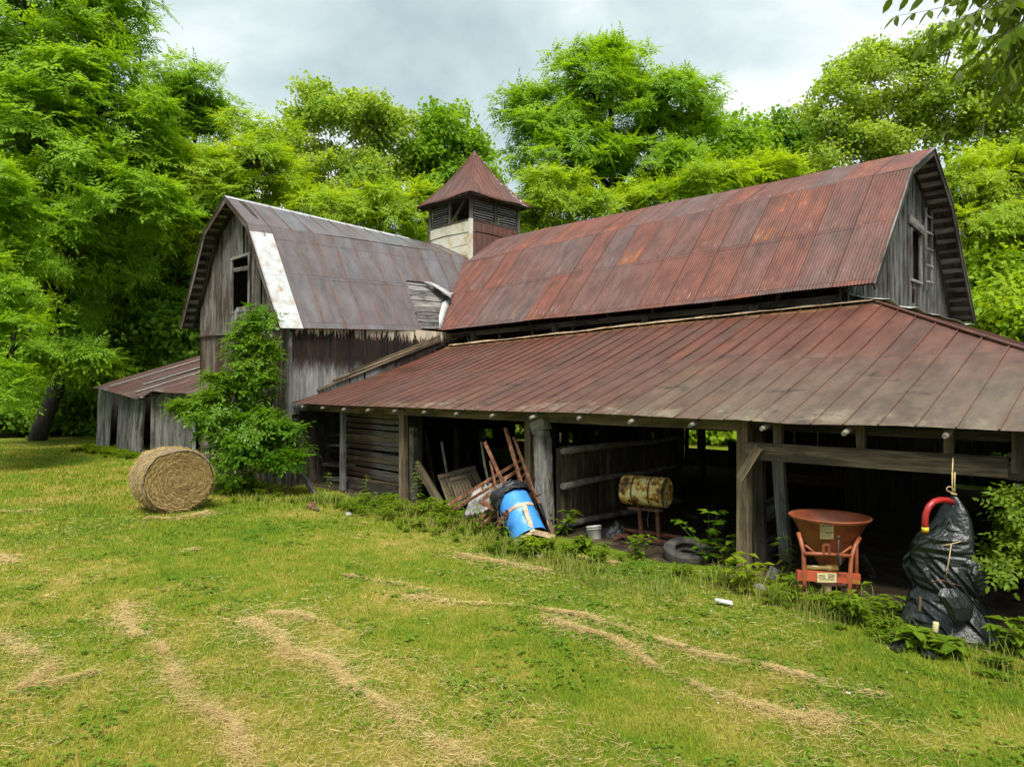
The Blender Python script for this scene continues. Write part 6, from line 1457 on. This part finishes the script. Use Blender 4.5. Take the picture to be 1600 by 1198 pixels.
# ground cover of low weeds: uncountable
def cover():
    g = np.random.default_rng(80); LV = []
    line = [(340, 762), (420, 785), (480, 782), (560, 790), (650, 810), (740, 832), (800, 860), (860, 868), (930, 872), (1000, 895), (1080, 905), (1150, 905), (1210, 920), (1280, 945), (1350, 970), (1400, 985), (1470, 1025), (1560, 1035), (1620, 1040)]
    W_ = [.5, .7, .7, .8, 1.0, 1.0, .8, .5, .6, .55, .4, .6, .6, .6, .6, .5, .25, .5, .4]
    P = np.array([at(*q, Z=0.) for q in line])
    DN = [.5, .6, .7, .8, 1.1, 1.2, 1., .6, .35, .25, .15, .5, .7, .7, .9, .5, .06, .5, .4]
    for i in range(len(P)-1):
        L = np.linalg.norm(P[i+1]-P[i]); n = int(L*30*DN[i])
        for k in range(n):
            t = g.random(); w_ = W_[i]*(1-t)+W_[i+1]*t; q = lerp(P[i], P[i+1], t)+np.array([g.normal(0, .15), g.normal(0, .5)*w_+(.1 if i < 7 else -.12), 0])
            kd = g.choice(['bushy', 'low', 'low', 'broad']); lv, st = WP[kd][g.integers(0, 4)]; a = g.uniform(0, 6.28); s = g.uniform(.3, .7)*(.25+1.25*smooth_noise(q[0], q[1], .9, 33)**1.5); ca, sa = math.cos(a)*s, math.sin(a)*s
            v = lv.reshape(-1, 3); LV.append(np.stack([v[:, 0]*ca-v[:, 1]*sa+q[0], v[:, 0]*sa+v[:, 1]*ca+q[1], v[:, 2]*s*.8+.0], -1))
    for (px, py, n, sp) in ((200, 712, 90, 1.6), (160, 706, 60, 1.4), (270, 722, 60, 1.2), (330, 760, 60, 1.)):      # foot of the lean-to
        c = at(px, py, Z=0.)
        for k in range(n):
            q = c+np.array([g.normal(0, 1)*sp, g.normal(0, .35), 0]); lv, st = WP['low'][g.integers(0, 4)]; a = g.uniform(0, 6.28); s = g.uniform(.5, 1.2); ca, sa = math.cos(a)*s, math.sin(a)*s
            v = lv.reshape(-1, 3); LV.append(np.stack([v[:, 0]*ca-v[:, 1]*sa+q[0], v[:, 0]*sa+v[:, 1]*ca+q[1], v[:, 2]*s], -1))
    V = np.concatenate(LV); tag(soup('ground_cover', V, np.arange(len(V)).reshape(-1, 4), 'leaf_weed'), 'low tangle of weeds along the foot of the open shed', 'weeds', kind='stuff')
cover()
def tall_grass():
    g = np.random.default_rng(85); V = []
    line = [(300, 775), (340, 766), (420, 788), (500, 784), (600, 800), (700, 828), (790, 862), (880, 890), (960, 915), (1060, 932), (1150, 918), (1250, 948), (1350, 985), (1420, 1015), (1500, 1045), (1620, 1060)]
    P = [at(*q, Z=0.) for q in line]
    for i in range(len(P)-1):
        L = np.linalg.norm(P[i+1]-P[i]); n = int(L*420); t = g.random(n)[:, None]; c = P[i]*(1-t)+P[i+1]*t; c[:, 0] += g.normal(0, .15, n); c[:, 1] += g.normal(0.1, .33, n)
        k = g.random(n) < 1.4*smooth_noise(c[:, 0], c[:, 1], 1.3, 86)**1.6; c = c[k]; n = len(c); h = g.uniform(.08, .30, n)*(.5+.9*smooth_noise(c[:, 0], c[:, 1], .8, 87)); th = g.uniform(0, 6.28, n); le = h*g.uniform(.2, .9, n); w_ = np.maximum(.004, np.hypot(c[:, 0], c[:, 1])*.0004)
        c[:, 2] = ground_z(c[:, 0], c[:, 1]); d = np.stack([np.cos(th)*le, np.sin(th)*le, h], -1); s_ = np.stack([-np.sin(th), np.cos(th), 0*th], -1)*w_[:, None]
        md = c+d*np.array([.4, .4, .65]); V.append(np.stack([c-s_, c+s_, md+s_*.8, md-s_*.8], 1).reshape(-1, 3)); V.append(np.stack([md-s_*.8, md+s_*.8, c+d+s_*.1, c+d-s_*.1], 1).reshape(-1, 3))
    V = np.concatenate(V); tag(soup('tall_grass', V, np.arange(len(V)).reshape(-1, 4), 'blade_tall'), 'unmown yellow green grass along the open shed', 'grass', kind='stuff')
tall_grass()

# ------------------------------------------------------------------ grass blades and dry clippings
def grass():
    g = np.random.default_rng(90); N = 620000
    rmin, rmax = 3.6, 46.; u = g.random(N); r = rmin*(rmax/rmin)**(u**.95); a = math.pi/2+YAW+g.uniform(-R(46), R(46), N)
    x = r*np.cos(a); y = r*np.sin(a)
    inb = ((x > -27.6) & (y > 10.95)) | ((x < -27.) & (x > -43) & (y > 9.7)) | ((x > 1.5) & (y > 11)) | ((x > -20.3) & (y > 10.7)) | ((x > -9.4) & (x < -5.8) & (y > 10.25))
    k = ~inb; x, y, r = x[k], y[k], r[k]; n = len(x)
    tuft = smooth_noise(x, y, 3.2, 91)*.6+smooth_noise(x, y, .7, 92)*.6
    h = (.020+.034*g.random(n))*(.45+1.15*tuft)*np.clip(r/13, 1, 1.8); wd_ = np.maximum(.0034, r*.00062)*g.uniform(.7, 1.4, n)
    th = g.uniform(0, 2*math.pi, n); le = g.uniform(.15, 1.1, n)*h; z = ground_z(x, y)
    b = np.stack([x, y, z-.004], -1); s = np.stack([np.cos(th), np.sin(th), np.zeros(n)], -1)*wd_[:, None]; th2 = th+math.pi/2+g.normal(0, .5, n); l = np.stack([np.cos(th2)*le, np.sin(th2)*le, h], -1)
    V = np.stack([b-s/2, b+s/2, b+l*np.array([.45, .45, .62])+s*.36, b+l*np.array([.45, .45, .62])-s*.36, b+l], 1).reshape(-1, 3)
    i = np.arange(n)*5
    me = bpy.data.meshes.new('grass'); me.vertices.add(len(V)); me.vertices.foreach_set('co', V.astype('f').ravel())
    Fq = np.stack([i, i+1, i+2, i+3, i+3, i+2, i+4], -1).ravel(); me.loops.add(len(Fq)); me.loops.foreach_set('vertex_index', Fq.astype('i'))
    ls = np.stack([np.arange(n)*7, np.arange(n)*7+4], -1).ravel(); lt_ = np.tile([4, 3], n); me.polygons.add(2*n); me.polygons.foreach_set('loop_start', ls.astype('i')); me.polygons.foreach_set('loop_total', lt_.astype('i'))
    me.materials.append(M['blade']); me.update(); o = bpy.data.objects.new('grass', me); COL.objects.link(o)
    tag(o, 'short mown grass blades covering the lawn', 'grass', kind='stuff')
grass()
def clippings():
    g = np.random.default_rng(95); V = []
    lines = [([(190, 940), (215, 985), (255, 1040), (290, 1065), (330, 1105), (380, 1160), (405, 1190)], 1.), ([(390, 970), (430, 1000), (490, 1030), (535, 1060), (580, 1100), (630, 1120), (690, 1160), (745, 1198)], 1.25),
             ([(840, 965), (930, 990), (1000, 1030), (1090, 1085), (1180, 1100), (1230, 1125), (1300, 1120)], .9), ([(640, 935), (760, 945), (900, 960), (1080, 1020), (1180, 1040), (1260, 1060), (1330, 1085), (1400, 1095)], .7),
             ([(-10, 985), (40, 1010), (80, 1030), (20, 1085), (120, 1060), (150, 1050)], .9), ([(720, 865), (800, 882), (850, 892)], .8), ([(-5, 865), (15, 880)], .8), ([(420, 958), (490, 968)], .8), ([(540, 900), (640, 920), (700, 935)], .5), ([(0, 800), (60, 796)], .5), ([(1290, 1125), (1250, 1140)], .8), ([(960, 880), (900, 870)], .5), ([(260, 865), (300, 858)], .6), ([(228, 808), (262, 810), (300, 806), (325, 798)], 1.6)]
    for pts, dn in lines:
        P = np.array([at(*q, Z=0.) for q in pts]); 
        for i in range(len(P)-1):
            L = np.linalg.norm(P[i+1]-P[i]); n = int(L*1900*dn); t = g.random(n)[:, None]
            c = P[i]*(1-t)+P[i+1]*t; wv = .045*(.25+2.1*smooth_noise(c[:, 0], c[:, 1], 2.6, 96)**1.5)*np.where(g.random(n) < .55, g.uniform(1.5, 7., n), 1.); c[:, 0] += .22*(smooth_noise(c[:, 0], c[:, 1], 1.6, 94)-.5); c[:, 1] += .22*(smooth_noise(c[:, 0], c[:, 1], 1.6, 93)-.5)
            keep = g.random(n) < np.clip(2.4*smooth_noise(c[:, 0], c[:, 1], 2.2, 97)-.45, 0.06, 1)
            off = g.normal(0, 1, (n, 2))*wv[:, None]; c[:, :2] += off; c[:, 2] = ground_z(c[:, 0], c[:, 1])+.022+.035*g.random(n)*np.exp(-(off**2).sum(1)/.008); c = c[keep]; V.append(c)
    C_ = np.concatenate(V)
    # a thin scatter everywhere near
    N = 48000; rr = 4.8*(24/4.8)**g.random(N); aa = math.pi/2+YAW+g.uniform(-R(44), R(44), N); x, y = rr*np.cos(aa), rr*np.sin(aa)
    k = (smooth_noise(x, y, .5, 98)*.6+smooth_noise(x, y, 1.7, 99)*.4 > .55) & (y < 10.3) & ~((x < -26.5) & (y > 9.3)); x, y = x[k], y[k]
    C_ = np.concatenate([C_, np.stack([x, y, ground_z(x, y)+.03+.02*g.random(len(x))], -1)])
    n = len(C_); th = g.uniform(0, 6.28, n); L = g.uniform(.03, .125, n); d = np.stack([np.cos(th), np.sin(th), g.normal(0, .12, n)], -1)*L[:, None]; r = np.hypot(C_[:, 0], C_[:, 1]); s = np.stack([-np.sin(th), np.cos(th), g.normal(0, .4, n)], -1)*np.maximum(.0016, r*.00022)[:, None]
    T = np.stack([C_-d/2-s, C_-d/2+s, C_+d/2+s*.6, C_+d/2-s*.6], 1).reshape(-1, 3)
    tag(soup('dry_clippings', T, np.arange(len(T)).reshape(-1, 4), 'straw'), 'pale rows of dry grass clippings on the lawn', 'clippings', kind='stuff')
clippings()
def lawn_weeds():
    g = np.random.default_rng(97); LV = []; N = 3000
    r = 4.8*(26/4.8)**g.random(N); a = math.pi/2+YAW+g.uniform(-R(44), R(44), N); x, y = r*np.cos(a), r*np.sin(a)
    k = (smooth_noise(x, y, .8, 101)*.7+smooth_noise(x, y, 3., 102)*.5 > .62) & (y < 10.4) & ~((x < -26.5) & (y > 9.3)); x, y = x[k], y[k]; z = ground_z(x, y)
    for i in range(len(x)):
        for q in range(7):
            t = g.uniform(0, 6.28); L = g.uniform(.03, .075)*min(1.6, .7+math.hypot(x[i], y[i])/16); o = np.array([x[i]+g.normal(0, .05), y[i]+g.normal(0, .05), z[i]+g.uniform(.015, .05)])
            LV.append(leaflet(o, (math.cos(t), math.sin(t), g.uniform(-.1, .5)), (0, 0, 1.), L, L*.55, .25))
    V = np.array(LV).reshape(-1, 3); tag(soup('lawn_weeds', V, np.arange(len(V)).reshape(-1, 4), 'leaf_lawnweed'), 'small clover and plantain leaves scattered through the lawn', 'weeds', kind='stuff')
    V = []
    for k in range(70):
        rr = 4.9*(18/4.9)**g.random(); aa = math.pi/2+YAW+g.uniform(-R(40), R(40)); p = np.array([rr*math.cos(aa), rr*math.sin(aa), 0]); 
        if p[1] > 10.2: continue
        p[2] = float(ground_z(p[0], p[1]))+.05; e = g.uniform(.005, .009)*(.7+rr/16)
        for s_ in ((1, 0, 0), (0, 1, 0)):
            s_ = np.array(s_)*e; V += [p-s_, p+np.array([0, 0, -e]), p+s_, p+np.array([0, 0, e])]
    V = np.array(V); tag(soup('clover_flowers', V, np.arange(len(V)).reshape(-1, 4), 'white_plastic'), 'tiny white clover flowers dotted over the lawn', 'flowers', kind='stuff')
lawn_weeds()
